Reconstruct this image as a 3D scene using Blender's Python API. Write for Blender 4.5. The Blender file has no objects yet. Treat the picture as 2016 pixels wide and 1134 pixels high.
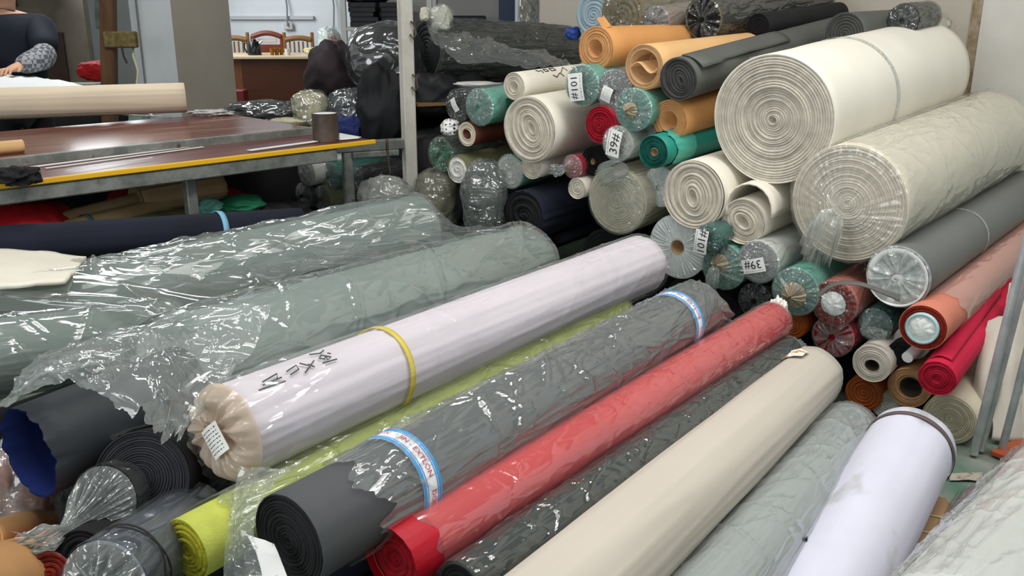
import bpy, math, random
import numpy as np
from mathutils import Vector, Matrix, noise

# ------------------------------------------------------------------ camera, world, lights, exposure
W, H, FOC = 2016, 1134, 1800.0
PITCH = math.radians(17); CAMH = 1.35
CP, SP = math.cos(PITCH), math.sin(PITCH)
scn = bpy.context.scene
COL = scn.collection
cam = bpy.data.objects.new('camera', bpy.data.cameras.new('camera'))
COL.objects.link(cam); scn.camera = cam
cam.location = (0, 0, CAMH); cam.rotation_euler = (math.pi/2-PITCH, 0, 0)
cam.data.sensor_width = 36; cam.data.lens = FOC/W*36; cam.data.clip_start = .02
vs = scn.view_settings
vs.view_transform = 'Standard'; vs.look = 'None'; vs.gamma = 1; vs.use_curve_mapping = False
vs.exposure = 0.0
scn.cycles.transparent_max_bounces = 24
wd = bpy.data.worlds.new('world'); scn.world = wd; wd.use_nodes = True
wd.node_tree.nodes['Background'].inputs[0].default_value = (.90, .96, 1.0, 1)
wd.node_tree.nodes['Background'].inputs[1].default_value = .60
def area(name, loc, target, sx, sy, power, col=(1, 1, 1)):
    l = bpy.data.lights.new(name, 'AREA'); l.shape = 'RECTANGLE'; l.size = sx; l.size_y = sy; l.energy = power; l.color = col
    o = bpy.data.objects.new(name, l); COL.objects.link(o); o.location = loc
    o.rotation_euler = (Vector(target)-Vector(loc)).to_track_quat('-Z', 'Y').to_euler(); return o
area('skylight', (1.0, 1.8, 4.2), (.6, 2.6, 0), 3.2, 2.2, 76, (1, .98, .95))
for i, (x, y) in enumerate(((-.9, 1.2), (.5, 2.5), (2.0, 1.5), (-2.3, 5.4))):
    area('fluorescent_and_fill_tube', (x, y, 3.1), (x, y+.02, 0), 1.3, .10, 26 if i < 3 else 46, (1, .99, .97))  # the last, stronger tube is an added fill for table, pillar and worker
area('doorway_daylight', (-3.2, -1.6, 2.1), (.6, 3, .6), 2.8, 2.4, 95, (.95, .98, 1))
area('far_window_daylight', (-4.5, 11.0, 2.6), (0, 11, .6), 3, 2, 170, (.93, .97, 1))

# ------------------------------------------------------------------ helpers
def ray(px, py):
    xv = (px-W/2)/FOC; yv = (H/2-py)/FOC
    return Vector((xv, CP+yv*SP, yv*CP-SP))
ORG = Vector((0, 0, CAMH))
def at(px, py, d): return ORG+ray(px, py)*d                 # point seen at a pixel, d metres in front of the camera
def at_z(px, py, z): r = ray(px, py); return ORG+r*((z-CAMH)/r.z)
AZ = math.radians(40.3)
UP_ = Vector((math.sin(AZ), math.cos(AZ), .03)).normalized()  # axis of the stacked rolls
NP = Vector((math.sin(AZ), math.cos(AZ), 0))
NR = Vector((math.cos(AZ), -math.sin(AZ), 0))
PC = 2.966                                                   # the front of the stack is the plane NP.p = PC
def pil(px, py, t=0): r = ray(px, py); d = (PC+t)/NP.dot(r); return ORG+r*d, d
def lin(c): c = c/255.; return c/12.92 if c <= .04045 else ((c+.055)/1.055)**2.4
def C(*c): return (lin(c[0]), lin(c[1]), lin(c[2]), 1)
def nz(x, y, z): return noise.noise(Vector((x, y, z)))
def ridge(v, p=3): return (1-min(1, abs(v)*1.6))**p
def basis(u):
    x = Vector(u).normalized(); y = Vector((0, 0, 1)).cross(x).normalized(); z = x.cross(y)
    return Matrix((x, y, z)).transposed()
def thing(name, label, cat, loc=(0, 0, 0), rot=None, group=None):
    o = bpy.data.objects.new(name, None); o.empty_display_size = .05; COL.objects.link(o)
    o.matrix_world = Matrix.Translation(Vector(loc)) @ (rot.to_4x4() if rot else Matrix.Identity(4))
    return tag(o, label, cat, group)
def tag(o, label, cat, group=None):
    o['label'] = label; o['category'] = cat
    if group: o['group'] = group
    return o
def struct(o): o['kind'] = 'structure'; return o
def mesh(name, v, f, mat, parent=None, smooth=True, label=None):
    me = bpy.data.meshes.new(name); me.from_pydata([tuple(p) for p in v], [], f); me.update()
    if smooth: me.polygons.foreach_set('use_smooth', [True]*len(me.polygons))
    if mat: me.materials.append(mat)
    o = bpy.data.objects.new(name, me); COL.objects.link(o)
    if parent: o.parent = parent
    if label: o['label'] = label
    return o
def autosmooth(o, deg=35):
    me = o.data; me.polygons.foreach_set('use_smooth', [True]*len(me.polygons)); me.set_sharp_from_angle(angle=math.radians(deg)); return o
class MB:                                                    # collects boxes, tubes, lathes into one mesh
    def __init__(s): s.v = []; s.f = []
    def add(s, v, f): b = len(s.v); s.v += [tuple(p) for p in v]; s.f += [tuple(i+b for i in q) for q in f]; return s
    def box(s, c, d, m=None, bev=0):
        x, y, z = (k/2 for k in d); c = Vector(c); b = min(bev, x*.9, y*.9, z*.9)
        if b <= 0:
            v = [Vector((i*x, j*y, k*z)) for i in (-1, 1) for j in (-1, 1) for k in (-1, 1)]
            f = [(0, 1, 3, 2), (4, 6, 7, 5), (0, 4, 5, 1), (2, 3, 7, 6), (0, 2, 6, 4), (1, 5, 7, 3)]
        else:
            v = []; idx = {}
            for i in (-1, 1):
                for j in (-1, 1):
                    for k in (-1, 1):
                        for a in range(3):
                            p = [i*(x-b), j*(y-b), k*(z-b)]; p[a] = (i*x, j*y, k*z)[a]
                            idx[(i, j, k, a)] = len(v); v.append(Vector(p))
            f = []
            for a in range(3):
                o1, o2 = [q for q in range(3) if q != a]
                for s_ in (-1, 1):
                    q = []
                    for (m1, m2) in ((-1, -1), (1, -1), (1, 1), (-1, 1)):
                        t = [0, 0, 0]; t[a] = s_; t[o1] = m1; t[o2] = m2; q.append(idx[(*t, a)])
                    f.append(tuple(q))
            for a in range(3):
                o1, o2 = [q for q in range(3) if q != a]
                for m1 in (-1, 1):
                    for m2 in (-1, 1):
                        t0 = [0, 0, 0]; t0[a] = -1; t0[o1] = m1; t0[o2] = m2; t1 = list(t0); t1[a] = 1
                        f.append((idx[(*t0, o1)], idx[(*t1, o1)], idx[(*t1, o2)], idx[(*t0, o2)]))
            for i in (-1, 1):
                for j in (-1, 1):
                    for k in (-1, 1): f.append(tuple(idx[(i, j, k, a)] for a in range(3)))
        return s.add([c+(m @ p if m else p) for p in v], f)
    def tube(s, pts, r, n=10, cap=True):
        pts = [Vector(p) for p in pts]; rs = r if isinstance(r, (list, tuple)) else [r]*len(pts)
        v = []; f = []; up = Vector((0, 0, 1)); prev = None
        for i, p in enumerate(pts):
            t = (pts[min(i+1, len(pts)-1)]-pts[max(i-1, 0)]).normalized()
            a = prev if prev else (up if abs(t.z) < .9 else Vector((1, 0, 0)))
            a = (a-t*a.dot(t)).normalized(); prev = a; b = t.cross(a)
            for j in range(n):
                th = 2*math.pi*j/n; v.append(p+(a*math.cos(th)+b*math.sin(th))*rs[i])
        for i in range(len(pts)-1):
            for j in range(n):
                k = (j+1) % n; f.append((i*n+j, i*n+k, (i+1)*n+k, (i+1)*n+j))
        if cap: f.append(tuple(range(n-1, -1, -1))); f.append(tuple(range((len(pts)-1)*n, len(pts)*n)))
        return s.add(v, f)
    def lathe(s, prof, n=24, c=(0, 0, 0), m=None):             # profile (radius, height) about z
        v = []; f = []; c = Vector(c)
        for r, z in prof:
            for j in range(n):
                th = 2*math.pi*j/n; p = Vector((r*math.cos(th), r*math.sin(th), z)); v.append(c+(m @ p if m else p))
        for i in range(len(prof)-1):
            for j in range(n):
                k = (j+1) % n; f.append((i*n+j, i*n+k, (i+1)*n+k, (i+1)*n+j))
        return s.add(v, f)
    def build(s, name, mat, parent=None, smooth=False, deg=35, label=None):
        o = mesh(name, s.v, s.f, mat, parent, False, label)
        return autosmooth(o, deg) if smooth else o

# ------------------------------------------------------------------ procedural materials
def nodes(name):
    m = bpy.data.materials.new(name); m.use_nodes = True; nt = m.node_tree
    return m, nt, nt.nodes, nt.links, nt.nodes['Principled BSDF']
_mats = {}
def cloth(name, rgb, rough=.8, var=.12, scale=8, bump=.25, fine=220, sheen=0., spec=.3, stretch=(1, 1, 1), metal=0.):
    if name in _mats: return _mats[name]
    m, nt, N, L, b = nodes(name); c = C(*rgb)
    tc = N.new('ShaderNodeTexCoord'); mp = N.new('ShaderNodeMapping'); mp.inputs['Scale'].default_value = stretch
    L.new(tc.outputs['Object'], mp.inputs[0])
    n1 = N.new('ShaderNodeTexNoise'); n1.inputs['Scale'].default_value = scale; n1.inputs['Detail'].default_value = 5
    L.new(mp.outputs[0], n1.inputs['Vector'])
    r = N.new('ShaderNodeValToRGB'); r.color_ramp.elements[0].position = .3; r.color_ramp.elements[1].position = .7
    r.color_ramp.elements[0].color = (*[k*(1-var) for k in c[:3]], 1); r.color_ramp.elements[1].color = (*[min(1, k*(1+var)) for k in c[:3]], 1)
    L.new(n1.outputs[0], r.inputs[0]); L.new(r.outputs[0], b.inputs['Base Color'])
    n2 = N.new('ShaderNodeTexNoise'); n2.inputs['Scale'].default_value = fine; n2.inputs['Detail'].default_value = 2
    L.new(tc.outputs['Object'], n2.inputs['Vector'])
    ad = N.new('ShaderNodeMath'); ad.operation = 'MULTIPLY_ADD'; ad.inputs[1].default_value = .25
    L.new(n2.outputs[0], ad.inputs[0]); L.new(n1.outputs[0], ad.inputs[2])
    bp = N.new('ShaderNodeBump'); bp.inputs['Strength'].default_value = bump; bp.inputs['Distance'].default_value = .004
    L.new(ad.outputs[0], bp.inputs['Height']); L.new(bp.outputs[0], b.inputs['Normal'])
    b.inputs['Roughness'].default_value = rough; b.inputs['Specular IOR Level'].default_value = spec
    b.inputs['Sheen Weight'].default_value = sheen; b.inputs['Metallic'].default_value = metal
    _mats[name] = m; return m
def film(name, milk=.12, tint=(252, 253, 252), rough=.10, gl=1.0, bump=.35, scale=14, haze=(225, 232, 230)):
    if name in _mats: return _mats[name]
    m, nt, N, L, b = nodes(name); N.remove(b); out = N['Material Output']
    tc = N.new('ShaderNodeTexCoord')
    def crease(sc, st, width, rot):
        mp = N.new('ShaderNodeMapping'); mp.inputs['Scale'].default_value = st; mp.inputs['Rotation'].default_value = rot; L.new(tc.outputs['Object'], mp.inputs[0])
        n = N.new('ShaderNodeTexNoise'); n.inputs['Scale'].default_value = sc; n.inputs['Detail'].default_value = 1.; n.inputs['Distortion'].default_value = .4; L.new(mp.outputs[0], n.inputs['Vector'])
        a = N.new('ShaderNodeMath'); a.operation = 'SUBTRACT'; a.inputs[1].default_value = .5; L.new(n.outputs[0], a.inputs[0])
        c = N.new('ShaderNodeMath'); c.operation = 'ABSOLUTE'; L.new(a.outputs[0], c.inputs[0])
        d = N.new('ShaderNodeMath'); d.operation = 'MULTIPLY_ADD'; d.use_clamp = True; d.inputs[1].default_value = -1/width; d.inputs[2].default_value = 1; L.new(c.outputs[0], d.inputs[0])
        e = N.new('ShaderNodeMath'); e.operation = 'POWER'; e.inputs[1].default_value = 1.6; L.new(d.outputs[0], e.inputs[0]); return e, n
    c1, _ = crease(scale, (.4, 1, 1), .07, (.3, .2, .5)); c2, n2 = crease(scale*1.9, (.25, 1, 1), .08, (.1, -.3, -.4))
    sm = N.new('ShaderNodeMath'); sm.operation = 'MULTIPLY_ADD'; sm.inputs[1].default_value = .55; L.new(c2.outputs[0], sm.inputs[0]); L.new(c1.outputs[0], sm.inputs[2])
    sm2 = N.new('ShaderNodeMath'); sm2.operation = 'MULTIPLY_ADD'; sm2.inputs[1].default_value = .6; L.new(n2.outputs[0], sm2.inputs[0]); L.new(sm.outputs[0], sm2.inputs[2])
    bp = N.new('ShaderNodeBump'); bp.inputs['Strength'].default_value = min(1, bump*2); bp.inputs['Distance'].default_value = .012
    L.new(sm2.outputs[0], bp.inputs['Height'])
    fr = N.new('ShaderNodeLayerWeight'); fr.inputs['Blend'].default_value = .5; L.new(bp.outputs[0], fr.inputs['Normal'])
    pw = N.new('ShaderNodeMath'); pw.operation = 'POWER'; pw.inputs[1].default_value = 3.0; L.new(fr.outputs['Facing'], pw.inputs[0])
    mu = N.new('ShaderNodeMath'); mu.operation = 'MULTIPLY_ADD'; mu.use_clamp = True; mu.inputs[1].default_value = .42*gl; mu.inputs[2].default_value = .10*gl
    L.new(pw.outputs[0], mu.inputs[0])
    tr = N.new('ShaderNodeBsdfTransparent'); tr.inputs[0].default_value = C(*tint)
    gs = N.new('ShaderNodeBsdfGlossy'); gs.inputs['Roughness'].default_value = rough; L.new(bp.outputs[0], gs.inputs['Normal'])
    df = N.new('ShaderNodeBsdfDiffuse'); df.inputs[0].default_value = C(*haze)
    tl = N.new('ShaderNodeBsdfTranslucent'); tl.inputs[0].default_value = C(*haze)
    m0 = N.new('ShaderNodeMixShader'); m0.inputs[0].default_value = .35; L.new(df.outputs[0], m0.inputs[1]); L.new(tl.outputs[0], m0.inputs[2])
    m1 = N.new('ShaderNodeMixShader'); m1.inputs[0].default_value = milk; L.new(tr.outputs[0], m1.inputs[1]); L.new(m0.outputs[0], m1.inputs[2])
    m2 = N.new('ShaderNodeMixShader'); L.new(mu.outputs[0], m2.inputs[0]); L.new(m1.outputs[0], m2.inputs[1]); L.new(gs.outputs[0], m2.inputs[2])
    L.new(m2.outputs[0], out.inputs[0]); _mats[name] = m; return m
def plain(name, rgb, rough=.5, metal=0., spec=.5):
    if name in _mats: return _mats[name]
    m, nt, N, L, b = nodes(name); b.inputs['Base Color'].default_value = C(*rgb); b.inputs['Roughness'].default_value = rough
    b.inputs['Metallic'].default_value = metal; b.inputs['Specular IOR Level'].default_value = spec
    _mats[name] = m; return m
def worn(name, a, b_, scale=5, thr=(.45, .6), rough=.6, bump=.3, stretch=(1, 1, 1), metal=0., detail=8, c3=None, scale3=20, thr3=(.6, .7)):
    if name in _mats: return _mats[name]
    m, nt, N, L, b = nodes(name)
    tc = N.new('ShaderNodeTexCoord'); mp = N.new('ShaderNodeMapping'); mp.inputs['Scale'].default_value = stretch; L.new(tc.outputs['Object'], mp.inputs[0])
    n1 = N.new('ShaderNodeTexNoise'); n1.inputs['Scale'].default_value = scale; n1.inputs['Detail'].default_value = detail; n1.inputs['Roughness'].default_value = .65
    L.new(mp.outputs[0], n1.inputs['Vector'])
    r = N.new('ShaderNodeValToRGB'); r.color_ramp.elements[0].position, r.color_ramp.elements[1].position = thr
    r.color_ramp.elements[0].color = C(*a); r.color_ramp.elements[1].color = C(*b_); L.new(n1.outputs[0], r.inputs[0])
    src = r.outputs[0]
    if c3:
        n3 = N.new('ShaderNodeTexNoise'); n3.inputs['Scale'].default_value = scale3; n3.inputs['Detail'].default_value = 6; L.new(mp.outputs[0], n3.inputs['Vector'])
        r3 = N.new('ShaderNodeValToRGB'); r3.color_ramp.elements[0].position, r3.color_ramp.elements[1].position = thr3; L.new(n3.outputs[0], r3.inputs[0])
        mx = N.new('ShaderNodeMix'); mx.data_type = 'RGBA'; L.new(r3.outputs[0], mx.inputs[0]); L.new(src, mx.inputs[6]); mx.inputs[7].default_value = C(*c3); src = mx.outputs[2]
    L.new(src, b.inputs['Base Color'])
    bp = N.new('ShaderNodeBump'); bp.inputs['Strength'].default_value = bump; bp.inputs['Distance'].default_value = .004
    L.new(n1.outputs[0], bp.inputs['Height']); L.new(bp.outputs[0], b.inputs['Normal'])
    b.inputs['Roughness'].default_value = rough; b.inputs['Metallic'].default_value = metal
    _mats[name] = m; return m

CLEAR = film('clear_film', .06, gl=1.0)
CLEAR2 = film('clear_film_hazy', .22, gl=1.0)
MILKY = film('milky_film', .45, tint=(225, 230, 228), rough=.18)
GREY_F = film('grey_drape_film', .22, tint=(225, 232, 229), rough=.08, gl=1.4, bump=.14, scale=5, haze=(200, 208, 205))
DARK_F = film('smoky_film', .10, tint=(150, 155, 150), rough=.12)
WHITE_C = cloth('white_core', (228, 228, 222)); CARD = cloth('cardboard', (150, 120, 82), .9)
PAPER = plain('label_paper', (232, 232, 228), .7); INK = plain('label_ink', (22, 22, 24), .7)
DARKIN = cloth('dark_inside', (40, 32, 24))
STRAPW = film('clear_strap', .25, rough=.08)

# ------------------------------------------------------------------ roll building blocks (local x = axis, away from the front end)
def body_mesh(R, L, seed=0, nth=48, nx=20, wob=.015, fold=0., lip=.03, bend=0., far_r=1., x0=0.):
    v = []; f = []
    def rad(th, x):
        c, s = math.cos(th), math.sin(th)
        r = 1+wob*nz(c*1.4, s*1.4, x*1.5+seed*3.7)
        if fold: r += fold*(ridge(nz(c*3+seed, s*3, x*.9+seed), 2)-.4)+fold*.4*nz(c*7, s*7+seed, x*2)
        return R*r*(1+(far_r-1)*x/L)
    xs = [(x0+lip*R*.4, 1-lip), (x0, 1-lip*.4)]+[(x0+lip*R*.3+(L-x0-lip*R*.3)*i/nx, 1) for i in range(nx+1)]+[(L+.002, .96), (L+.002, .5)]
    for x, k in xs:
        by = bend*math.sin(math.pi*min(1, max(0, x/L)))
        for j in range(nth):
            th = 2*math.pi*j/nth; r = rad(th, x)*k
            v.append((x, r*math.cos(th), r*math.sin(th)+by))
    m = len(xs)
    for i in range(m-1):
        for j in range(nth):
            k = (j+1) % nth; f.append((i*nth+j, (i+1)*nth+j, (i+1)*nth+k, i*nth+k))
    b = len(v); v.append((L+.002, 0, 0))
    for j in range(nth): f.append(((m-1)*nth+j, b, (m-1)*nth+(j+1) % nth))
    return v, f
def end_mesh(R, layers, rin=0., n=64, squash=1., sqa=0., off=(0, 0), jit=.004, groove=.007, seed=0, cone=0.):
    rnd = random.Random(seed); ws = [rnd.uniform(.6, 1.4) for _ in range(layers)]; t = sum(ws); bd = [rin]
    for w in ws: bd.append(bd[-1]+(R-rin)*w/t)
    offs = [rnd.uniform(-jit, jit) for _ in range(layers+2)]
    ca, sa = math.cos(sqa), math.sin(sqa)
    def pt(q, th, x):
        q = max(0., min(float(layers), q)); i = min(layers-1, int(q)); r = bd[i]+(bd[i+1]-bd[i])*(q-i)
        fr = r/R; k = squash+(1-squash)*fr**1.2; y = r*math.cos(th); z = r*math.sin(th)
        wv = 1+.03*nz(math.cos(th)*2+seed, math.sin(th)*2, q*.4)*(1-fr)
        a = (y*ca+z*sa)*wv; b = (-y*sa+z*ca)*k*wv; y = a*ca-b*sa; z = a*sa+b*ca
        return (x+cone*(1-fr), y+off[0]*R*(1-fr), z+off[1]*R*(1-fr)), r
    v = []; f = []; rr = []
    rows = [(i, fr) for i in range(layers+1) for fr in (0., .07, .5, .93)]
    for (i, fr) in rows:
        for j in range(n+1):
            a = j/n; q = i+fr-1+a; o = offs[i]*(1-a)+offs[i+1]*a
            x = o+(groove if fr == 0. else (-.0015 if fr == .5 else 0))
            p, r = pt(q, 2*math.pi*a, x); v.append(p); rr.append(r)
    for i in range(len(rows)-1):
        for j in range(n):
            q = (i*(n+1)+j, (i+1)*(n+1)+j, (i+1)*(n+1)+j+1, i*(n+1)+j+1)
            if max(rr[k] for k in q)-min(rr[k] for k in q) > 1e-6: f.append(q)
    return v, f
def tube_in(r, dep, x0=0., n=32, th=.004):                       # a core tube: wall, inside and a bottom
    v = []; f = []
    for x, k in ((x0+.01, r+th), (x0-.002, r+th), (x0-.002, r), (x0+dep, r*.98), (x0+dep, 1e-4)):
        for j in range(n): a = 2*math.pi*j/n; v.append((x, k*math.cos(a), k*math.sin(a)))
    for i in range(4):
        for j in range(n): k = (j+1) % n; f.append((i*n+j, (i+1)*n+j, (i+1)*n+k, i*n+k))
    return v, f
def sleeve_mesh(R, L, seed=0, nth=80, nx=60, amp=.02, x0=0., ang=(0, 2*math.pi), dirx=3., ragged=0., sag=0., fr=5., creases=0, ch=.007, cw=.006, clen=(.08, .35)):
    v = []; f = []; full = abs(ang[1]-ang[0]-2*math.pi) < 1e-6
    cols = nth if full else nth+1
    for i in range(nx+1):
        for j in range(cols):
            th = ang[0]+(ang[1]-ang[0])*j/nth; c, s = math.cos(th), math.sin(th)
            xs = x0+ragged*(1.2*nz(c*2+seed, s*2, seed*1.7)+.22*nz(c*7, s*7, seed))
            x = xs+(L-xs)*i/nx
            n1 = nz(c*fr+x*dirx+seed*5.1, s*fr-x*dirx*.6, x*3); n2 = nz(c*fr*2.2-x*5, s*fr*2.2+seed, x*7+x*s)
            r = R*(1+amp*(ridge(n1, 3)*1.2+ridge(n2, 4)*.5+.3*nz(c*2, s*2, x*2+seed)+.3))
            v.append((x, r*c, r*s-sag*max(0, -s)))
    if creases:                                              # sharp straight folds standing up from the film
        rnd = random.Random(seed*7+1); A = np.array(v); rr = np.hypot(A[:, 1], A[:, 2]); th = np.arctan2(A[:, 2], A[:, 1]); X = A[:, 0]; add = np.zeros(len(A))
        for _ in range(creases):
            xc = rnd.uniform(x0, L); tc = rnd.uniform(-.3, math.pi+.1); a = rnd.choice((-1, 1))*rnd.uniform(.15, 1.25); l = rnd.uniform(*clen)/2
            dx = X-xc; dt = ((th-tc+math.pi) % (2*math.pi)-math.pi)*R; ca, sa = math.cos(a), math.sin(a); p = dx*ca+dt*sa; q = -dx*sa+dt*ca+.25*p*p/l*rnd.uniform(-.5, .5)
            add = np.maximum(add, ch*rnd.uniform(.4, 1.)*np.exp(-np.abs(q)/cw)*np.clip(1-(np.abs(p)/l)**2, 0, 1))
        k_ = 1+add/np.maximum(rr, 1e-4); A[:, 1] *= k_; A[:, 2] *= k_; v = [tuple(p) for p in A.tolist()]
    for i in range(nx):
        for j in range(nth):
            k = (j+1) % cols; f.append((i*cols+j, (i+1)*cols+j, (i+1)*cols+k, i*cols+k))
    return v, f
def cap_mesh(R, seed=0, bulge=.02, pleats=22, amp=.012, kx=.03, koff=(0, 0), rk=.012, tail=0., tail_r=.05, tdir=(0, -1), n=110, m=14):
    rnd = random.Random(seed); ph = [rnd.uniform(0, 6.28) for _ in range(6)]; v = []; f = []
    def pl(th): return .55*math.sin(pleats*th+1.5*math.sin(3*th+ph[0])+ph[1])+.3*math.sin(int(pleats*1.7)*th+ph[2]+2*math.sin(2*th+ph[4]))+.3*math.sin(int(pleats*.4)*th+ph[3])
    rows = 0
    for i in range(m+1):
        s = i/m
        for j in range(n):
            th = 2*math.pi*j/n; p = pl(th)
            r = R*(1-s)+rk*s*(1+.25*p); e = 4*s*(1-s)*.7+.3*s
            x = -(bulge*math.sin(min(1, s*2)*math.pi/2)*(1-s)+kx*s**2.2)-amp*p*e
            r *= 1+.03*p*e
            v.append((x, r*math.cos(th)+koff[0]*s, r*math.sin(th)+koff[1]*s))
        rows += 1
    if tail:
        mt = 10
        for i in range(1, mt+1):
            s = i/mt
            for j in range(n):
                th = 2*math.pi*j/n; p = pl(th)
                r = rk*.8+(tail_r-rk*.8)*s**.7*(1+.35*p)
                a = s*tail; dr = s**1.3
                x = -kx-a*(1-.55*dr)-.25*r*p
                v.append((x, koff[0]+r*math.cos(th)*(1-.35*dr)+tdir[0]*a*dr, koff[1]+r*math.sin(th)*(1-.5*dr)+tdir[1]*a*dr+.02*nz(th*2, s*3, seed)*s))
            rows += 1
    for i in range(rows-1):
        for j in range(n):
            k = (j+1) % n; f.append((i*n+j, i*n+k, (i+1)*n+k, (i+1)*n+j))
    return v, f
def band_mesh(R, x, w, t=.0015, nth=64, a0=0, a1=2*math.pi, skew=0.):
    v = []; f = []
    for j in range(nth+1):
        th = a0+(a1-a0)*j/nth; c, s = math.cos(th), math.sin(th); xx = x+skew*s
        for (dx, r) in ((-w/2, R), (-w/2, R+t), (w/2, R+t), (w/2, R)): v.append((xx+dx, r*c, r*s))
    for j in range(nth):
        for k in range(4):
            q = (k+1) % 4; f.append((j*4+k, j*4+q, (j+1)*4+q, (j+1)*4+k))
    return v, f
def text_mesh(s, size):
    cu = bpy.data.curves.new('txt', 'FONT'); cu.body = s; cu.size = size; cu.align_x = 'CENTER'; cu.align_y = 'CENTER'; cu.resolution_u = 2
    o = bpy.data.objects.new('txt', cu); COL.objects.link(o); bpy.context.view_layer.update()
    me = bpy.data.meshes.new_from_object(o.evaluated_get(bpy.context.evaluated_depsgraph_get()))
    v = [p.co.copy() for p in me.vertices]; f = [tuple(p.vertices) for p in me.polygons]
    bpy.data.objects.remove(o); bpy.data.curves.remove(cu); bpy.data.meshes.remove(me); return v, f
def paper_tag(parent, c, w, h, rot, txt, size, tilt=0., small=None, curl=.004):   # a printed slip facing -x of the roll
    ca, sa = math.cos(rot), math.sin(rot)
    def mp(a, b, lift=0):       # a to the right, b up, as read on the slip
        y = -(a*ca-b*sa); z = a*sa+b*ca
        return (c[0]-lift-curl*math.cos(a/w*5)*.6+tilt*b, c[1]+y, c[2]+z)
    v = []; f = []; n = 8
    for i in range(n+1):
        for j in (-1, 1):
            for l in (0, .0012): v.append(mp(-w/2+w*i/n, j*h/2, l))
    for i in range(n):
        b = i*4; f += [(b+1, b+5, b+7, b+3), (b, b+2, b+6, b+4), (b, b+4, b+5, b+1), (b+2, b+3, b+7, b+6)]
    f += [(0, 1, 3, 2), (n*4, n*4+2, n*4+3, n*4+1)]
    t = mesh('paper_label', v, f, PAPER, parent, False, 'white printed paper slip')
    m = MB(); rnd = random.Random(int(w*1e4))
    if txt:
        tv, tf = text_mesh(txt, size); m.add([mp(p.x, p.y-h*.10, .002) for p in tv], tf)
    rows = ((.36,) if txt else (.36, .24, .12, 0, -.12, -.24, -.36))
    for y in rows:                                              # rows of print too fine to read
        x = -w*.42
        while x < w*.38:
            l = rnd.uniform(.02, .09)*w; q = [(x, y*h-.012*h), (x+l, y*h-.012*h), (x+l, y*h+.016*h), (x, y*h+.016*h)]
            m.add([mp(i, j, .002) for i, j in q], [(0, 1, 2, 3)]); x += l+w*rnd.uniform(.02, .08)
    m.build('print', INK, t)
    return t
def strokes(name, parent, lines, mp, mat, r=.0015):
    m = MB()
    for ln in lines: m.tube([mp(*p) for p in ln], r, 5)
    return m.build(name, mat, parent)

def roll(name, label, Fp, u, R, L, mat, cat='fabric roll', emat=None, layers=10, core=None, rin=0., squash=1., sqa=0., off=(0, 0), jit=.004, groove=.007,
         wob=.015, fold=0., seed=1, sleeve=None, cap=None, group=None, bend=0., nth=48, nx=16, cone=0., coremat=None, far_r=1., lip=.03, endn=56, flat=1., farcap=None):
    rot = basis(u)
    if flat != 1.: rot = rot @ Matrix.Diagonal((1, 1, flat))
    t = thing(name, label, cat, Fp, rot, group)
    mesh('outer_layer', *body_mesh(R, L, seed, nth, nx, wob, fold, lip, bend, far_r), mat, t)
    mesh('rolled_end', *end_mesh(R*(1-lip*.6), layers, rin if core else 0., endn, squash, sqa, off, jit, groove, seed, cone), emat or mat, t)
    if core == 'hole':
        o = mesh('core_hole', *tube_in(rin*.98, .22, .001), coremat or emat or mat, t)
        sc = squash+(1-squash)*(rin/R)**1.2; ca, sa = math.cos(sqa), math.sin(sqa)
        for p in o.data.vertices:
            x, y, z = p.co; a = y*ca+z*sa; b = (-y*sa+z*ca)*sc; fr = rin/R
            p.co = (x+cone*(1-fr), a*ca-b*sa+off[0]*R*(1-fr), a*sa+b*ca+off[1]*R*(1-fr))
    if sleeve:
        s = dict(sleeve); fm = s.pop('mat', CLEAR); e = s.pop('e', .004)
        w = mesh('plastic_wrap', *sleeve_mesh(R*(1+wob*.6+fold*.7)+e, s.pop('len', L), seed, **s), fm, t, True, 'clear plastic film wrapped round the roll')
    else: w = t
    if cap:
        c = dict(cap); fm = c.pop('mat', CLEAR)
        mesh('gathered_end', *cap_mesh(R*(1+wob*.6+fold*.7)+.004, seed, **c), fm, w, True, 'clear film gathered over the roll end')
    if farcap:
        c = dict(farcap); fm = c.pop('mat', CLEAR); cv, cf = cap_mesh(R*(1+wob*.6+fold*.7)+.004, seed+1, **c)
        mesh('twisted_end', [(L-p[0], p[1], p[2]) for p in cv], cf, fm, w, True, 'clear film twisted past the far end')
    return t

def blob_mesh(r, seed, amp, p=2.4, nu=64, nv=36, fq=2.2, flat=-1.):
    v = []; f = []
    for i in range(nv+1):
        ph = -math.pi/2+math.pi*i/nv
        for j in range(nu):
            th = 2*math.pi*j/nu
            d = Vector((math.cos(ph)*math.cos(th), math.cos(ph)*math.sin(th), math.sin(ph)))
            k = (abs(d.x)**p+abs(d.y)**p+abs(d.z)**p)**(-1/p)
            q = d*fq*.8; n1 = noise.noise(q+Vector((seed*3.1, 0, 0))); n2 = noise.noise(Vector((q.x*2.3+seed, q.y*2.3, q.z*.9)))
            k *= 1+amp*.9*noise.noise(d*fq*.55+Vector((seed*1.3, 4, 0)))+amp*.55*(ridge(n1, 1.4)-.45)+amp*.22*(ridge(n2, 2)-.3)
            v.append((d.x*k*r[0], d.y*k*r[1], max(d.z*k, flat)*r[2]))
    for i in range(nv):
        for j in range(nu):
            k = (j+1) % nu; f.append((i*nu+j, i*nu+k, (i+1)*nu+k, (i+1)*nu+j))
    return v, f
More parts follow.
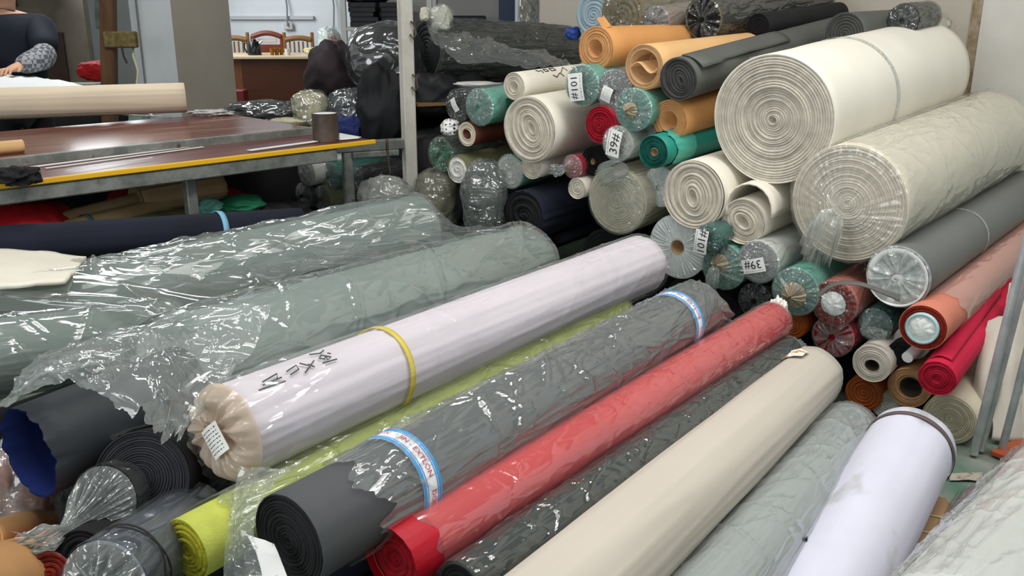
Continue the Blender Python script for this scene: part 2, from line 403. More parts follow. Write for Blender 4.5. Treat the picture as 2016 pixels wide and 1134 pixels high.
def blob(name, label, cat, c, r, mat, seed=1, amp=.15, p=2.4, rz=0., wrap=None, group=None, fq=2.2, flat=-1., wamp=None):
    if wrap is None:
        o = mesh(name, *blob_mesh(r, seed, amp, p, fq=fq, flat=flat), mat); o.location = c; o.rotation_euler = (0, 0, rz); return tag(o, label, cat, group)
    t = thing(name, label, cat, c, Matrix.Rotation(rz, 3, 'Z'), group)
    mesh('bundle', *blob_mesh(r, seed, amp, p, fq=fq, flat=flat), mat, t)
    mesh('plastic_wrap', *blob_mesh([k*1.07+.006 for k in r], seed+.37, wamp or amp*.6, p, 110, 60, fq*1.3, flat), wrap, t)
    return t
def cat_(p, t):
    n = len(p)-1; x = t*n; i = min(n-1, int(x)); u = x-i
    g = lambda k: p[max(0, min(n, k))]
    a, b, c, d = g(i-1), g(i), g(i+1), g(i+2)
    return ((b*2)+(c-a)*u+(a*2-b*5+c*4-d)*u*u+(b*3-a-c*3+d)*u*u*u)*.5
def sheet_mesh(rows, nu=60, nv=40, amp=.01, seed=1, fq=6., rag=0., creases=0, ch=.01, cw=.03):
    rows = [[Vector(p) for p in r] for r in rows]; v = []; f = []
    lines = [[cat_(r, j/nu) for j in range(nu+1)] for r in rows]
    for i in range(nv+1):
        for j in range(nu+1):
            t = i/nv
            if rag: t = min(1, t)*(1-rag*(.5+.7*nz(j*.09, seed, 0)+.22*nz(j*.4, seed, 4)))
            p = cat_([l[j] for l in lines], t)
            n = ridge(nz(p.x*fq+seed, p.y*fq, p.z*fq), 3)+.6*ridge(nz(p.x*fq*2.3, p.y*fq*2.3+seed, p.z*fq*2.3), 4)
            v.append(p+Vector((.15*n*amp, -.4*n*amp, n*amp)))
    if creases:
        rnd = random.Random(seed*5+2); U, V = np.meshgrid(np.arange(nu+1)/nu, np.arange(nv+1)/nv); U = U.ravel()*2; V = V.ravel(); add = np.zeros(len(v))
        for _ in range(creases):
            a = rnd.uniform(-1.2, 1.2); l = rnd.uniform(.1, .4); dx = U-rnd.uniform(0, 2); dy = V-rnd.uniform(0, 1); p = dx*math.cos(a)+dy*math.sin(a); q = -dx*math.sin(a)+dy*math.cos(a)+p*p*rnd.uniform(-.6, .6)
            add = np.maximum(add, ch*rnd.uniform(.4, 1)*np.exp(-np.abs(q)/cw)*np.clip(1-(np.abs(p)/l)**2, 0, 1))
        v = [p+Vector((.1*k, -.5*k, k)) for p, k in zip(v, add.tolist())]
    for i in range(nv):
        for j in range(nu):
            b = i*(nu+1)+j; f.append((b, b+1, b+nu+2, b+nu+1))
    return v, f
def sheet(name, label, cat, rows, mat, thick=0., group=None, parent=None, **k):
    o = mesh(name, *sheet_mesh(rows, **k), mat, parent)
    if thick: o.modifiers.new('thick', 'SOLIDIFY').thickness = thick
    return o if parent else tag(o, label, cat, group)

def rosette(t, R, x, koff=(0, 0), col=None, seed=1):           # crumpled gather in the middle of a film covered end
    mesh('gathered_knot', [(p[0]+x, p[1]+koff[0], p[2]+koff[1]) for p in cap_mesh(R, seed, .01, 11, .016, .028, (0, 0), .004, n=90, m=10)[0]], cap_mesh(R, seed, .01, 11, .016, .028, (0, 0), .004, n=90, m=10)[1], col or film('beige_knot_film', .55, tint=(235, 225, 210), haze=(206, 188, 160), rough=.2, gl=.8, bump=.2), t)

# ------------------------------------------------------------------ the setting
FLOORM = worn('floor_paint', (74, 106, 88), (128, 132, 122), 3.2, (.42, .62), .75, .25, (1, .45, 1), detail=10, c3=(84, 80, 70), scale3=9, thr3=(.58, .72))
m = MB(); m.box((-1, 6, -.05), (18, 22, .1)); struct(m.build('floor', FLOORM))
m = MB(); m.box((-1.5, 5.5, 4.45), (17, 17.5, .1)); struct(m.build('ceiling', plain('ceiling_paint', (150, 150, 146), .9)))
WALLM = worn('wall_plaster', (172, 164, 150), (188, 181, 168), 1.6, (.35, .65), .9, .15, c3=(150, 138, 120), scale3=2.3, thr3=(.6, .8))
WALLP = worn('wall_panel_pale', (196, 192, 182), (208, 206, 198), 1.5, (.35, .65), .85, .1)
WALLW = worn('wall_white', (212, 218, 222), (226, 230, 233), 1.2, (.35, .65), .85, .1)
WALLB = worn('wall_brown', (92, 84, 74), (118, 108, 94), 1.8, (.35, .65), .9, .2, c3=(70, 52, 42), scale3=1.2, thr3=(.55, .7))
WT = 1.86
def wallpt(s, t, z): return NP*(PC+t)+NR*s+Vector((0, 0, z))
def sat(px, t): r = ray(px, 40); return NR.dot(ORG+r*((PC+t)/NP.dot(r)))
def prism(s0, s1, t0, t1, z0, z1):
    v = [wallpt(s, t, z) for s in (s0, s1) for t in (t0, t1) for z in (z0, z1)]
    return v, [(0, 1, 3, 2), (4, 6, 7, 5), (0, 4, 5, 1), (2, 3, 7, 6), (0, 2, 6, 4), (1, 5, 7, 3)]
s0, s1, s2, s3 = sat(1062, WT), sat(1175, WT), sat(1922, WT), sat(1966, WT)
wr = struct(mesh('wall_right', *prism(s0, s3+2.2, WT+.03, WT+.15, 0, 3.2), WALLM, None, False))
mesh('wall_panel', *prism(s0+.004, s1-.004, WT, WT+.029, 0, 3.2), WALLM, wr, False)
mesh('wall_panel', *prism(s1+.004, s2-.004, WT, WT+.029, 0, 3.2), WALLM, wr, False)
mesh('wall_panel', *prism(s2+.012, s3+2.2, WT, WT+.029, 0, 3.2), WALLP, wr, False)
STAIN = worn('stained_seam', (120, 100, 72), (160, 146, 122), 14, (.4, .6), .9, .3)
mesh('seam_strip', *prism(s2-.022, s2+.02, WT-.012, WT-.001, 0, 3.2), STAIN, wr, False)
# far walls
def vwall(name, x0, x1, y, z1, mat, th=.12):
    m = MB(); m.box(((x0+x1)/2, y+th/2, z1/2), (x1-x0, th, z1)); return struct(m.build(name, mat))
vwall('wall_back', -6.6, 4.5, 13.9, 3.2, WALLW)
wl = vwall('wall_left', -10.0, -4.75, 10.6, 3.2, WALLB)
# window high in the brown wall behind the worker
PANE = bpy.data.materials.new('daylit_pane'); PANE.use_nodes = True
pb = PANE.node_tree.nodes['Principled BSDF']; pb.inputs['Emission Color'].default_value = (.92, .96, 1, 1); pb.inputs['Emission Strength'].default_value = 1.6
WFR = plain('window_steel', (70, 70, 70), .5)
q0 = at(52, 13, 11.05); q1 = at(112, 13, 11.05); zc = q0.z
m = MB(); wx = (q0.x+q1.x)/2; ww = q1.x-q0.x
m.box((wx, 10.57, zc+.02), (ww+.06, .05, .04)); m.box((wx, 10.57, zc+.8), (ww+.06, .05, .04))
for k in (-.5, 0, .5): m.box((wx+k*ww, 10.57, zc+.4), (.05, .05, .8))
w1 = struct(m.build('window_1', WFR))
for k in (-.25, .25): MB().box((wx+k*ww, 10.58, zc+.41), (ww*.42, .012, .74)).build('pane', PANE, w1)
# lower dark boards of the brown wall
BOARD = cloth('dark_boards', (62, 46, 40), .8, .25)
for i in range(4): MB().box((-5.3-i*.62, 10.56, .55), (.6, .06, 1.1), bev=.01).build('wall_board', BOARD, wl)
# square pillar, white side and taupe side
a, b, c = at(345, 100, 7.2), at(264, 100, 7.5), at(458, 100, 7.62); d_ = b+c-a
v = [(p.x, p.y, z) for z in (0, 3.2) for p in (a, c, d_, b)]
pil_o = struct(mesh('wall_pillar', v, [(0, 1, 2, 3), (4, 7, 6, 5), (0, 4, 5, 1), (1, 5, 6, 2), (2, 6, 7, 3), (3, 7, 4, 0)], None, None, False))
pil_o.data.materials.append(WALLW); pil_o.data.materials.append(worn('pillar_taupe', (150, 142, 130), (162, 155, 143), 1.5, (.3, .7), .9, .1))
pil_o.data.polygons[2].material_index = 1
CABLE = plain('cable_grey', (120, 122, 122), .5)
e0 = b.lerp(a, .2); MB().tube([(e0.x, e0.y-.012, z) for z in (.3, 1.2, 3.1)], .008, 6).build('cable', CABLE, pil_o)
# conduit and cables on the far white wall
cl0 = at(450, 35, 13.83/ray(450, 35).y); cl1 = at(616, 37, 13.83/ray(616, 37).y)
TR = struct(MB().box(((cl0.x+cl1.x)/2, 13.87, cl0.z), (cl1.x-cl0.x, .05, .05)).build('trim_1', plain('conduit_white', (188, 192, 196), .5)))
for (x0, y0, x1, y1) in ((558, 0, 566, 52), (652, 0, 657, 55)):
    p0 = at(x0, y0-30, 13.8/ray(x0, y0).y); p1 = at(x1, y1, 13.8/ray(x1, y1).y)
    c_ = MB().tube([p0, p0.lerp(p1, .5)+Vector((.02, 0, 0)), p1], .012, 6).build('cable', CABLE, TR)
so = at(566, 52, 13.8/ray(566, 52).y); MB().box((so.x, 13.86, so.z), (.13, .06, .1), bev=.012).build('socket', plain('socket_plastic', (205, 205, 200), .4), TR)

# ------------------------------------------------------------------ the stack of rolls on the right
CREAM = cloth('cream_felt', (221, 215, 200), .92, .05, 5, .2, 160); CREAM_E = cloth('cream_felt_edge', (196, 188, 172), .95, .12, 30, .4, 300)
WHITEF = cloth('offwhite_felt', (222, 218, 205), .9, .05, 4, .2, 180); WHITEF_E = cloth('offwhite_felt_edge', (190, 184, 170), .95, .14, 30, .4, 300)
TAN = cloth('tan_leather', (206, 148, 88), .55, .06, 4, .15, 200); TAN_E = cloth('tan_leather_edge', (192, 140, 90), .8, .1, 30, .3)
TAN2 = cloth('light_tan_leather', (216, 172, 118), .55, .06, 4, .15, 200); TAN2_E = cloth('light_tan_edge', (186, 146, 104), .8, .1, 30, .3)
CHAR = cloth('charcoal_sheet', (84, 86, 82), .6, .1, 5, .2, 260); CHAR_E = cloth('charcoal_edge', (62, 62, 60), .8, .15, 30, .3)
TEAL = cloth('teal_cloth', (24, 132, 116), .5, .08, 5, .2, 260, spec=.5); TEAL_E = cloth('teal_edge', (10, 78, 68), .9, .3, 60, .6)
TEALM = cloth('muted_teal_cloth', (96, 160, 144), .8, .1, 6); TEALM_E = cloth('muted_teal_edge', (70, 128, 114), .9, .2, 40, .5)
RED = cloth('red_cloth', (178, 24, 48), .8, .12, 6); RED_E = cloth('red_plush_edge', (140, 6, 26), .95, .3, 60, .6)
BLACK = cloth('black_cloth', (26, 26, 28), .85, .25, 6); BLACK_E = cloth('black_plush', (14, 14, 16), .95, .3, 60, .6)
NAVY = cloth('navy_cloth', (24, 28, 42), .85, .2, 6, .3); GREYW = cloth('grey_white_cloth', (196, 196, 190), .85, .06, 6)
GREYW_E = cloth('grey_white_edge', (184, 184, 176), .9, .1, 25, .4); OLIVE = cloth('olive_cloth', (104, 104, 72), .85, .12, 6)
GREEN = cloth('dark_green_cloth', (14, 72, 56), .85, .15, 6); BROWN = cloth('brown_leather', (92, 48, 34), .5, .15, 8)
PINK = cloth('terracotta_cloth', (196, 120, 98), .7, .06, 5, .15); RUST_E = cloth('rust_plush_edge', (122, 34, 22), .95, .35, 70, .8, 420)
CRIM = cloth('crimson_cloth', (192, 28, 62), .85, .08, 5, .2, 260); CRIM_E = cloth('crimson_edge', (160, 14, 42), .9, .2, 40, .5)
BEIGE = cloth('beige_cloth', (206, 196, 174), .9, .06, 6); BEIGE_E = cloth('beige_edge', (190, 182, 160), .92, .12, 30, .4)
MAUVE = cloth('mauve_grey_cloth', (120, 112, 116), .8, .1, 6); BROWNT = cloth('brown_paper_tan', (170, 128, 84), .7, .12, 7)
RUSTO = cloth('rust_orange_leather', (160, 78, 30), .6, .12, 7); LBLUE = cloth('pale_blue_foam', (150, 168, 178), .9, .08, 6)
DEEPT = cloth('deep_teal_cloth', (34, 92, 84), .8, .12, 6)
G = 'rolls stacked along the wall'
STACK = []
def stk(name, label, px, py, h, t=0., L=1.35, mat=None, u=None, **k):
    p, d = pil(px, py, t); STACK.append((NR.dot(p), p.z, h*d/FOC, label)); return roll(name, label, p, u or UP_, h*d/FOC, L, mat, group=G, **k), h*d/FOC
PL = dict(bulge=.012, pleats=24, amp=.006, kx=.012)
def cap(**k): q = dict(PL); q.update(k); return q
SL = dict(amp=.02, nx=30, nth=60)
def slv(**k): q = dict(SL); q.update(k); return q

# big rolls
big, bR = stk('felt_roll', 'huge off-white felt roll lying highest of the thick rolls, open spiral end', 1520, 236, 128, .02, 1.42, WHITEF, u=(.66, .75, .065),
        emat=WHITEF_E, layers=24, squash=.93, off=(.02, -.02), jit=.006, groove=.012, nth=96, nx=30, endn=110, seed=3, core='hole', rin=.014, cone=.02)
mesh('strap', *band_mesh(bR*1.012, .56, .022, .002), STRAPW, big, True, 'clear tape strap')
# the loose outer edge of the felt: a seam running along the body
v = []; f = []
for i in range(31):
    x = .02+1.38*i/30; a = math.radians(118+3*math.sin(i*.4)); 
    for (da, dr) in ((0, .012), (.035, .006), (.09, .001)):
        th = a-da; r = bR*(1+.0)+dr*.55; v.append((x, -r*math.cos(th), r*math.sin(th)))
for i in range(30):
    for j in range(2): f.append((i*3+j, i*3+j+1, i*3+j+4, i*3+j+3))
mesh('sheet_edge', v, f, WHITEF, big)
bagd, gR = stk('felt_roll', 'huge beige felt roll inside clear plastic knotted over its end', 1669, 401, 116, .0, 1.5, cloth('bagged_beige', (216, 208, 188), .9, .05, 5), u=(.67, .74, .05),
        emat=CREAM_E, layers=22, squash=.97, jit=.004, groove=.012, nth=80, nx=24, endn=96, seed=9,
        sleeve=dict(amp=.02, nx=220, nth=240, dirx=2.2, creases=70, ch=.007, cw=.012, clen=(.12, .5), mat=film('bag_film', .12, gl=1.3, rough=.09, bump=.10, scale=9), fr=4.5),
        cap=dict(bulge=.012, pleats=36, amp=.006, kx=.05, koff=(.012, -.03), rk=.011, tail=.12, tail_r=.075, tdir=(.25, -1), n=200, m=22, mat=film('bag_cap_film', .14, gl=.6, rough=.12, bump=.12, scale=12, haze=(240, 240, 236))))
cr, _ = stk('felt_roll', 'thick cream felt roll with flattened hook at its centre, red roll beside it', 1042, 255, 65, -.08, 1.1, CREAM, emat=CREAM_E, layers=9, squash=.55, sqa=1.1, off=(-.12, .05), jit=.008, groove=.012, core='hole', rin=.024, seed=12, nth=64, endn=80)
cr2, r2 = stk('felt_roll', 'small cream felt roll with black handwriting on its side', 1012, 170, 27, -.02, .8, CREAM, emat=CREAM_E, layers=5, core='hole', rin=.022, jit=.004, groove=.009, seed=14)
def onroll(R):                                               # x along the roll, a = angle from the top towards the viewer's right
    return lambda x, a, lift=.0015: (x, -(R+lift)*math.sin(a), (R+lift)*math.cos(a))
mp = onroll(r2)
strokes('handwriting', cr2, [[(.12, .3), (.13, .5), (.15, .4), (.15, .7)], [(.17, .3), (.17, .6), (.19, .6), (.19, .3), (.17, .3)], [(.21, .3), (.21, .6), (.24, .6), (.24, .3), (.21, .3)], [(.26, .9), (.30, .4), (.31, .8)], [(.20, 1.0), (.22, 1.2), (.25, .9), (.27, 1.2)]], mp, INK, .0022)
stk('felt_roll', 'thick cream felt roll lying below the bright teal roll', 1366, 383, 68, -.05, 1.2, CREAM, emat=CREAM_E, layers=8, squash=.5, sqa=1.35, off=(.02, -.1), jit=.009, groove=.014, core='hole', rin=.024, seed=21, nth=64, endn=84)
lay, lR = stk('felt_roll', 'cream felt roll with a loose flap lifting off its grey layers', 1464, 436, 46, -.02, 1.2, CREAM, emat=CREAM_E, layers=8, squash=.55, sqa=.7, off=(.05, -.05), jit=.010, groove=.016, core='hole', rin=.028, seed=22, nth=64, endn=84)
# lifted flap of that roll
v = []; f = []
for i in range(13):
    x = -.01+.5*i/12
    for j in range(13):
        a = j/12; th = math.radians(20+150*a); r = lR*(1.02+.75*math.sin(math.pi*a*.9)**1.2*(1-a*.3))
        v.append((x, -r*math.cos(th)*.95-.028, r*math.sin(th)))
for i in range(12):
    for j in range(12): f.append((i*13+j, i*13+j+1, (i+1)*13+j+1, (i+1)*13+j))
fl = mesh('loose_flap', v, f, CREAM, lay); so_ = fl.modifiers.new('thick', 'SOLIDIFY'); so_.thickness = .006

# tan, charcoal and teal rolls of the upper rows
t1, tR = stk('leather_roll', 'tan leather roll with a wide open core, lying behind the lighter one', 1173, 95, 42, .05, 1.5, TAN, emat=TAN_E, u=(.66, .75, -.0), layers=5, core='hole', rin=.034, jit=.002, groove=.006, seed=31, nth=64)
m = MB(); m.add([(0, -.03, tR-.01), (.05, -.035, tR), (.05, 0, tR+.035), (.0, .0, tR+.03), (0.004, -.03, tR-.012), (.054, -.035, tR-.002), (.054, 0, tR+.033), (.004, .0, tR+.028)], [(0, 1, 2, 3), (4, 7, 6, 5), (0, 4, 5, 1), (1, 5, 6, 2), (2, 6, 7, 3), (3, 7, 4, 0)]); m.build('torn_corner', TAN, t1)
t2, tR2 = stk('leather_roll', 'light tan leather roll whose inner end curls into an S', 1268, 132, 44, -.04, 1.45, TAN2, emat=TAN2_E, layers=3, core='hole', rin=.062, jit=.002, groove=.005, seed=32, nth=64)
m = MB(); pts = []
for i in range(21):
    a = i/20; 
    if a < .5: th = math.pi*(1-2*a); y, z = -.03+.030*math.cos(th)*1.0, .004+.0
    x_ = -.058+.116*a; pts.append((x_, .018*math.sin(a*2*math.pi)))
v = []; f = []
for (y, z) in pts:
    for x in (0, .2): v.append((x, -y, z)); v.append((x, -y, z-.005))
for i in range(20):
    b = i*4; f += [(b, b+4, b+6, b+2), (b+1, b+3, b+7, b+5), (b, b+1, b+5, b+4)]
mesh('inner_curl', v, f, TAN2, t2)
ch, cR = stk('sheet_roll', 'charcoal rubbery sheet roll with flattened end, beside the light tan roll', 1335, 156, 42, -.05, 1.5, CHAR, emat=CHAR_E, u=(.64, .765, .09), layers=6, squash=.45, sqa=1.2, off=(-.2, -.1), jit=.005, groove=.01, core='hole', rin=.012, seed=33, nth=64, fold=.01)
v = []; f = []
for i in range(13):
    x = .03+.75*i/12; wv = .012*math.sin(i*1.3)
    for j in range(7):
        a = math.radians(92-10*j-(6 if i < 3 else 0)*j/6); r = cR*1.03+.004+(.012+wv)*(j/6)**2*(1-i/14)
        v.append((x, -r*math.cos(a), r*math.sin(a)))
for i in range(12):
    for j in range(6): f.append((i*7+j, i*7+j+1, (i+1)*7+j+1, (i+1)*7+j))
mesh('loose_edge', v, f, CHAR, ch).modifiers.new('thick', 'SOLIDIFY').thickness = .004
stk('sheet_roll', 'wide charcoal sheet roll rising behind the huge off-white roll', 1662, 66, 40, .85, .75, CHAR, emat=CHAR_E, layers=7, jit=.004, u=(.66, .75, .02), seed=34)
stk('sheet_roll', 'dark roll end wrapped in smoky plastic against the wall', 1778, 40, 28, 1.1, .28, CHAR, emat=CHAR_E, layers=7, u=(.66, .75, .05), seed=35, sleeve=slv(mat=DARK_F, amp=.05), cap=cap(mat=DARK_F))
stk('leather_roll', 'tan leather roll with round core lying on the bright teal roll', 1318, 236, 39, .0, 1.3, TAN, emat=TAN_E, layers=5, core='hole', rin=.036, off=(.05, -.12), jit=.004, groove=.007, seed=36, nth=64, u=(.65, .758, .06))
tl, tlR = stk('cloth_roll', 'bright teal cloth roll with fuzzy dark end and small cream core', 1286, 299, 33, -.10, 1.3, TEAL, emat=TEAL_E, layers=9, core='hole', rin=.012, coremat=CARD, off=(-.1, .0), jit=.006, groove=.008, seed=37, nth=64, u=(.65, .758, .04))
mesh('wrap_band', *sleeve_mesh(tlR*1.02, .20, 5, 60, 10, .05, .055, ragged=.03), cloth('teal_wrapper', (72, 168, 150), .45, .08, 6, .3, spec=.6), tl, True, 'lighter teal torn wrapper')
# medium wrapped rolls
def label_(t, R, txt, rot, dx=0, dz=0, w=.055, h=.038, size=.03, x=-.03): return paper_tag(t, (x, dx*R, dz*R), w, h, rot, txt, size)
a_, r_ = stk('cloth_roll', 'teal roll in film with a 101# slip, lying under the tan leather rolls', 1146, 168, 39, -.03, 1.2, TEALM, emat=TEALM_E, layers=8, seed=41, sleeve=slv(), cap=cap(mat=CLEAR2))
label_(a_, r_, '101#', math.radians(-82), .05, -.05, .105, .068, .044, -.035)
a_, r_ = stk('cloth_roll', 'mauve grey roll in pleated clear film beside the 101# teal roll', 1210, 180, 41, -.02, 1.2, MAUVE, emat=MAUVE, layers=8, seed=42, sleeve=slv(amp=.03), cap=cap(mat=CLEAR2, amp=.01))
label_(a_, r_, '', math.radians(70), .15, -.1, .055, .045, .03, -.036)
a_, r_ = stk('cloth_roll', 'pale teal roll in film pleated to its middle, directly under the light tan roll', 1247, 216, 41, -.06, 1.2, TEALM, emat=TEALM_E, layers=8, seed=43, sleeve=slv(), cap=cap(mat=CLEAR2, pleats=18, amp=.012))
rosette(a_, .03, -.02, (0, 0), seed=9)
a_, r_ = stk('cloth_roll', 'dark blue-black roll in film with a small white slip', 902, 208, 31, .0, 1.2, NAVY, emat=BLACK, layers=8, seed=44, sleeve=slv(), cap=cap())
label_(a_, r_, '', math.radians(-60), -.1, .1, .06, .028, .018, -.03)
stk('cloth_roll', 'teal roll under crinkled clear film between dark blue and dark green rolls', 944, 211, 35, -.04, 1.2, TEALM, emat=TEALM_E, layers=8, seed=45, sleeve=slv(), cap=cap(mat=CLEAR2, amp=.012, pleats=30))
stk('cloth_roll', 'plain dark green cloth roll beside the small handwritten cream roll', 992, 212, 19, .05, 1.2, GREEN, emat=GREEN, layers=7, seed=46)
stk('cloth_roll', 'crimson plush roll in clear film touching the thick cream roll', 1182, 246, 36, -.05, 1.2, RED, emat=RED_E, layers=7, seed=47, off=(.1, 0), sleeve=slv(amp=.03))
stk('cloth_roll', 'grey-green roll in crinkled film squeezed between tan and teal rolls', 1277, 262, 21, .06, 1.2, TEALM, emat=GREYW_E, layers=6, seed=48, sleeve=slv(), cap=cap(mat=CLEAR2, amp=.012))
a_, r_ = stk('cloth_roll', 'grey roll in pleated film with upright 39# slip under the crimson plush roll', 1216, 283, 34, -.06, 1.2, GREYW, emat=GREYW_E, layers=6, seed=49, sleeve=slv(), cap=cap(mat=CLEAR2, amp=.008))
label_(a_, r_, '39#', math.radians(80), -.1, .1, .10, .06, .05, -.036)
bw, bwr = stk('leather_roll', 'brown leather roll with creamy backing, open folded core', 920, 264, 24, -.04, .9, BROWN, emat=BEIGE, layers=3, core='hole', rin=.024, coremat=BROWN, squash=.8, sqa=.5, jit=.004, seed=50)
def spotted():
    m, nt, N, L, b = nodes('spotted_print'); tc = N.new('ShaderNodeTexCoord'); vo = N.new('ShaderNodeTexVoronoi'); vo.inputs['Scale'].default_value = 55; vo.inputs['Randomness'].default_value = .15
    L.new(tc.outputs['Object'], vo.inputs['Vector']); r = N.new('ShaderNodeValToRGB'); r.color_ramp.interpolation = 'CONSTANT'; r.color_ramp.elements[0].color = C(30, 30, 34); r.color_ramp.elements[1].position = .32; r.color_ramp.elements[1].color = C(220, 220, 218)
    L.new(vo.outputs['Distance'], r.inputs[0]); L.new(r.outputs[0], b.inputs['Base Color']); b.inputs['Roughness'].default_value = .85; return m
blob('spotted_cloth', 'white cloth scrap with black spots poking out beside the brown leather roll', 'cloth', pil(888, 250, .0)[0], (.045, .08, .035), spotted(), 4, .2)
stk('cloth_roll', 'grey-green roll with green scraps seen through clear film, left edge of the stack', 868, 304, 33, .0, 1.2, cloth('smoke_green', (100, 108, 100), .7, .15, 8), emat=cloth('green_scraps', (60, 110, 80), .7, .9, 26, .5), layers=5, seed=51, sleeve=slv(amp=.04), cap=cap(amp=.016, pleats=17))
stk('cloth_roll', 'olive roll with a white fluffy end and green rim', 900, 334, 28, -.06, .9, OLIVE, emat=cloth('white_fluff', (214, 214, 206), .95, .15, 40, 1.2, 90), layers=4, seed=52, squash=.9, jit=.006, lip=.12)
stk('cloth_roll', 'pale teal roll in film below the thick cream roll, left of the knotted one', 1004, 338, 33, -.02, 1.2, TEALM, emat=GREYW_E, layers=7, seed=53, sleeve=slv(), cap=cap(mat=CLEAR2, amp=.008))
stk('felt_roll', 'small cream felt roll with twisted plastic tail, tucked under the thick cream roll', 1046, 327, 26, -.04, 1.1, CREAM, emat=CREAM_E, layers=5, core='hole', rin=.012, squash=.6, sqa=.8, jit=.005, groove=.01, seed=54)
stk('cloth_roll', 'red roll in film tied with a bright knot, under the crimson plush roll', 1127, 328, 22, -.02, 1.2, RED, emat=RED_E, layers=5, seed=55, sleeve=slv(), cap=cap(kx=.05, tail=.05, tail_r=.03, tdir=(.8, -.2), rk=.008, mat=CLEAR2))
stk('cloth_roll', 'black plush roll with small cardboard core beside the red knotted roll', 1168, 318, 29, .02, 1.2, BLACK, emat=BLACK_E, layers=8, core='hole', rin=.012, coremat=CARD, jit=.006, seed=56)
stk('felt_roll', 'tiny cream roll with spiral end below the red knotted roll', 1136, 371, 21, -.02, 1.1, CREAM, emat=CREAM_E, layers=4, jit=.004, groove=.008, seed=57)
stk('felt_roll', 'beige layered roll in clear film tied at the top with a knot', 1214, 395, 66, -.02, 1.2, BEIGE, emat=BEIGE_E, layers=16, seed=58, jit=.004, groove=.008, nth=64, endn=80, sleeve=slv(), 
    cap=dict(bulge=.02, pleats=24, amp=.010, kx=.06, koff=(0, .11), rk=.012, tail=.12, tail_r=.06, tdir=(-.75, .35), mat=film('beige_roll_cap', .16, gl=.8, bump=.15), n=150))
stk('cloth_roll', 'navy cloth roll, loosely wound, dark end towards the plastic covered rolls', 1030, 425, 50, -.08, 1.2, NAVY, emat=BLACK, layers=6, seed=59, jit=.01, groove=.014, fold=.06, nth=72, squash=.8, nx=24)
stk('cloth_roll', 'pleated grey-white roll end half hidden behind the thick cream roll', 1300, 368, 38, .06, 1.2, GREYW, emat=GREYW_E, layers=3, seed=60, jit=.002, groove=.002, cap=cap(mat=film('pleated_white', .85), pleats=30, amp=.004))
stk('cloth_roll', 'pleated grey-white roll with an open brown cardboard core', 1335, 486, 62, -.04, 1.2, GREYW, emat=GREYW_E, layers=2, core='hole', rin=.026, coremat=CARD, seed=61, jit=.0, groove=.0, nth=64, cap=dict(bulge=.006, pleats=44, amp=.0035, kx=.004, rk=.030, n=220, mat=film('pleated_white', .85, haze=(200, 200, 192), rough=.3, gl=.5, bump=.06)))
a_, r_ = stk('cloth_roll', 'deep teal roll in clear film with a 101# slip beside the cardboard core roll', 1391, 472, 28, -.12, 1.2, DEEPT, emat=DEEPT, layers=7, seed=62, sleeve=slv(), cap=cap(amp=.006))
label_(a_, r_, '101#', math.radians(85), .05, 0, .085, .05, .042, -.035)
a_, r_ = stk('cloth_roll', 'teal roll in film gathered to a beige knot, below the loose cream flap', 1424, 525, 45, -.04, 1.2, TEALM, emat=TEALM_E, layers=8, seed=63, sleeve=slv(), cap=cap(mat=CLEAR2, pleats=20, amp=.014, kx=.05, tail=.05, tail_r=.035))
rosette(a_, .035, -.03, (0, .02), seed=4)
a_, r_ = stk('cloth_roll', 'grey-white roll in pleated film with tilted 39# slip', 1493, 515, 42, -.04, 1.2, GREYW, emat=cloth('mid_grey_edge', (150, 150, 148), .9, .1, 30), layers=8, seed=64, sleeve=slv(amp=.01), cap=cap(mat=CLEAR2, amp=.006, pleats=30))
label_(a_, r_, '39#', math.radians(198), .05, -.12, .085, .05, .042, -.03)
a_, r_ = stk('cloth_roll', 'plump teal roll in film with beige gathered middle beside the tilted 39# roll', 1566, 574, 47, -.06, 1.2, TEALM, emat=TEALM_E, layers=9, seed=65, sleeve=slv(amp=.012), cap=cap(mat=CLEAR2, pleats=22, amp=.014, kx=.035))
rosette(a_, .045, -.025, (-.005, -.005), seed=7)
a_, r_ = stk('cloth_roll', 'dusty red roll in film with a white stuffed core', 1642, 597, 45, -.05, 1.3, cloth('dusty_rose', (186, 110, 96), .75, .06, 5), emat=RUST_E, layers=7, seed=66, sleeve=slv(amp=.012), cap=cap(amp=.012, mat=CLEAR))
STUFF = cloth('white_stuffing', (216, 220, 216), .95, .15, 40, 1.4, 80)
def stuffed(t, r, off=(0, 0), col=STUFF, seed=1, ringm=None):
    v = [(-.02, off[0], off[1])]; f = []; n = 28
    for i in range(1, 5):
        for j in range(n):
            a = 2*math.pi*j/n; rr = r*i/4*(1+.08*nz(math.cos(a)*3, math.sin(a)*3, seed)); v.append((-.018+(i/4)**3*.012+.006*nz(math.cos(a)*i, math.sin(a)*i, seed*3), off[0]+rr*math.cos(a), off[1]+rr*math.sin(a)))
    for j in range(n): f.append((0, 1+(j+1) % n, 1+j))
    for i in range(3):
        for j in range(n): f.append((1+i*n+j, 1+i*n+(j+1) % n, 1+(i+1)*n+(j+1) % n, 1+(i+1)*n+j))
    o = mesh('stuffed_core', v, f, col, t)
    if ringm: mesh('core_rim', *tube_in(r, .02, -.012, 28, .008), ringm, o)
stuffed(a_, r_*.55, (-.0, 0), STUFF, 2)
grey, gyR = stk('sheet_roll', 'dark grey sheet roll stuffed with milky plastic, lying below the huge bagged roll', 1768, 545, 60, -.04, 1.5, cloth('slate_sheet', (98, 100, 98), .45, .05, 4, .1, 240, spec=.5), u=(.66, .75, .035), emat=cloth('white_foam', (208, 210, 206), .9, .1, 20, .6, 80), layers=4, seed=67, jit=.012, groove=.02, squash=.8, nth=72, off=(.1, -.15), cap=dict(bulge=.015, pleats=9, amp=.012, kx=.01, rk=.02, mat=MILKY))
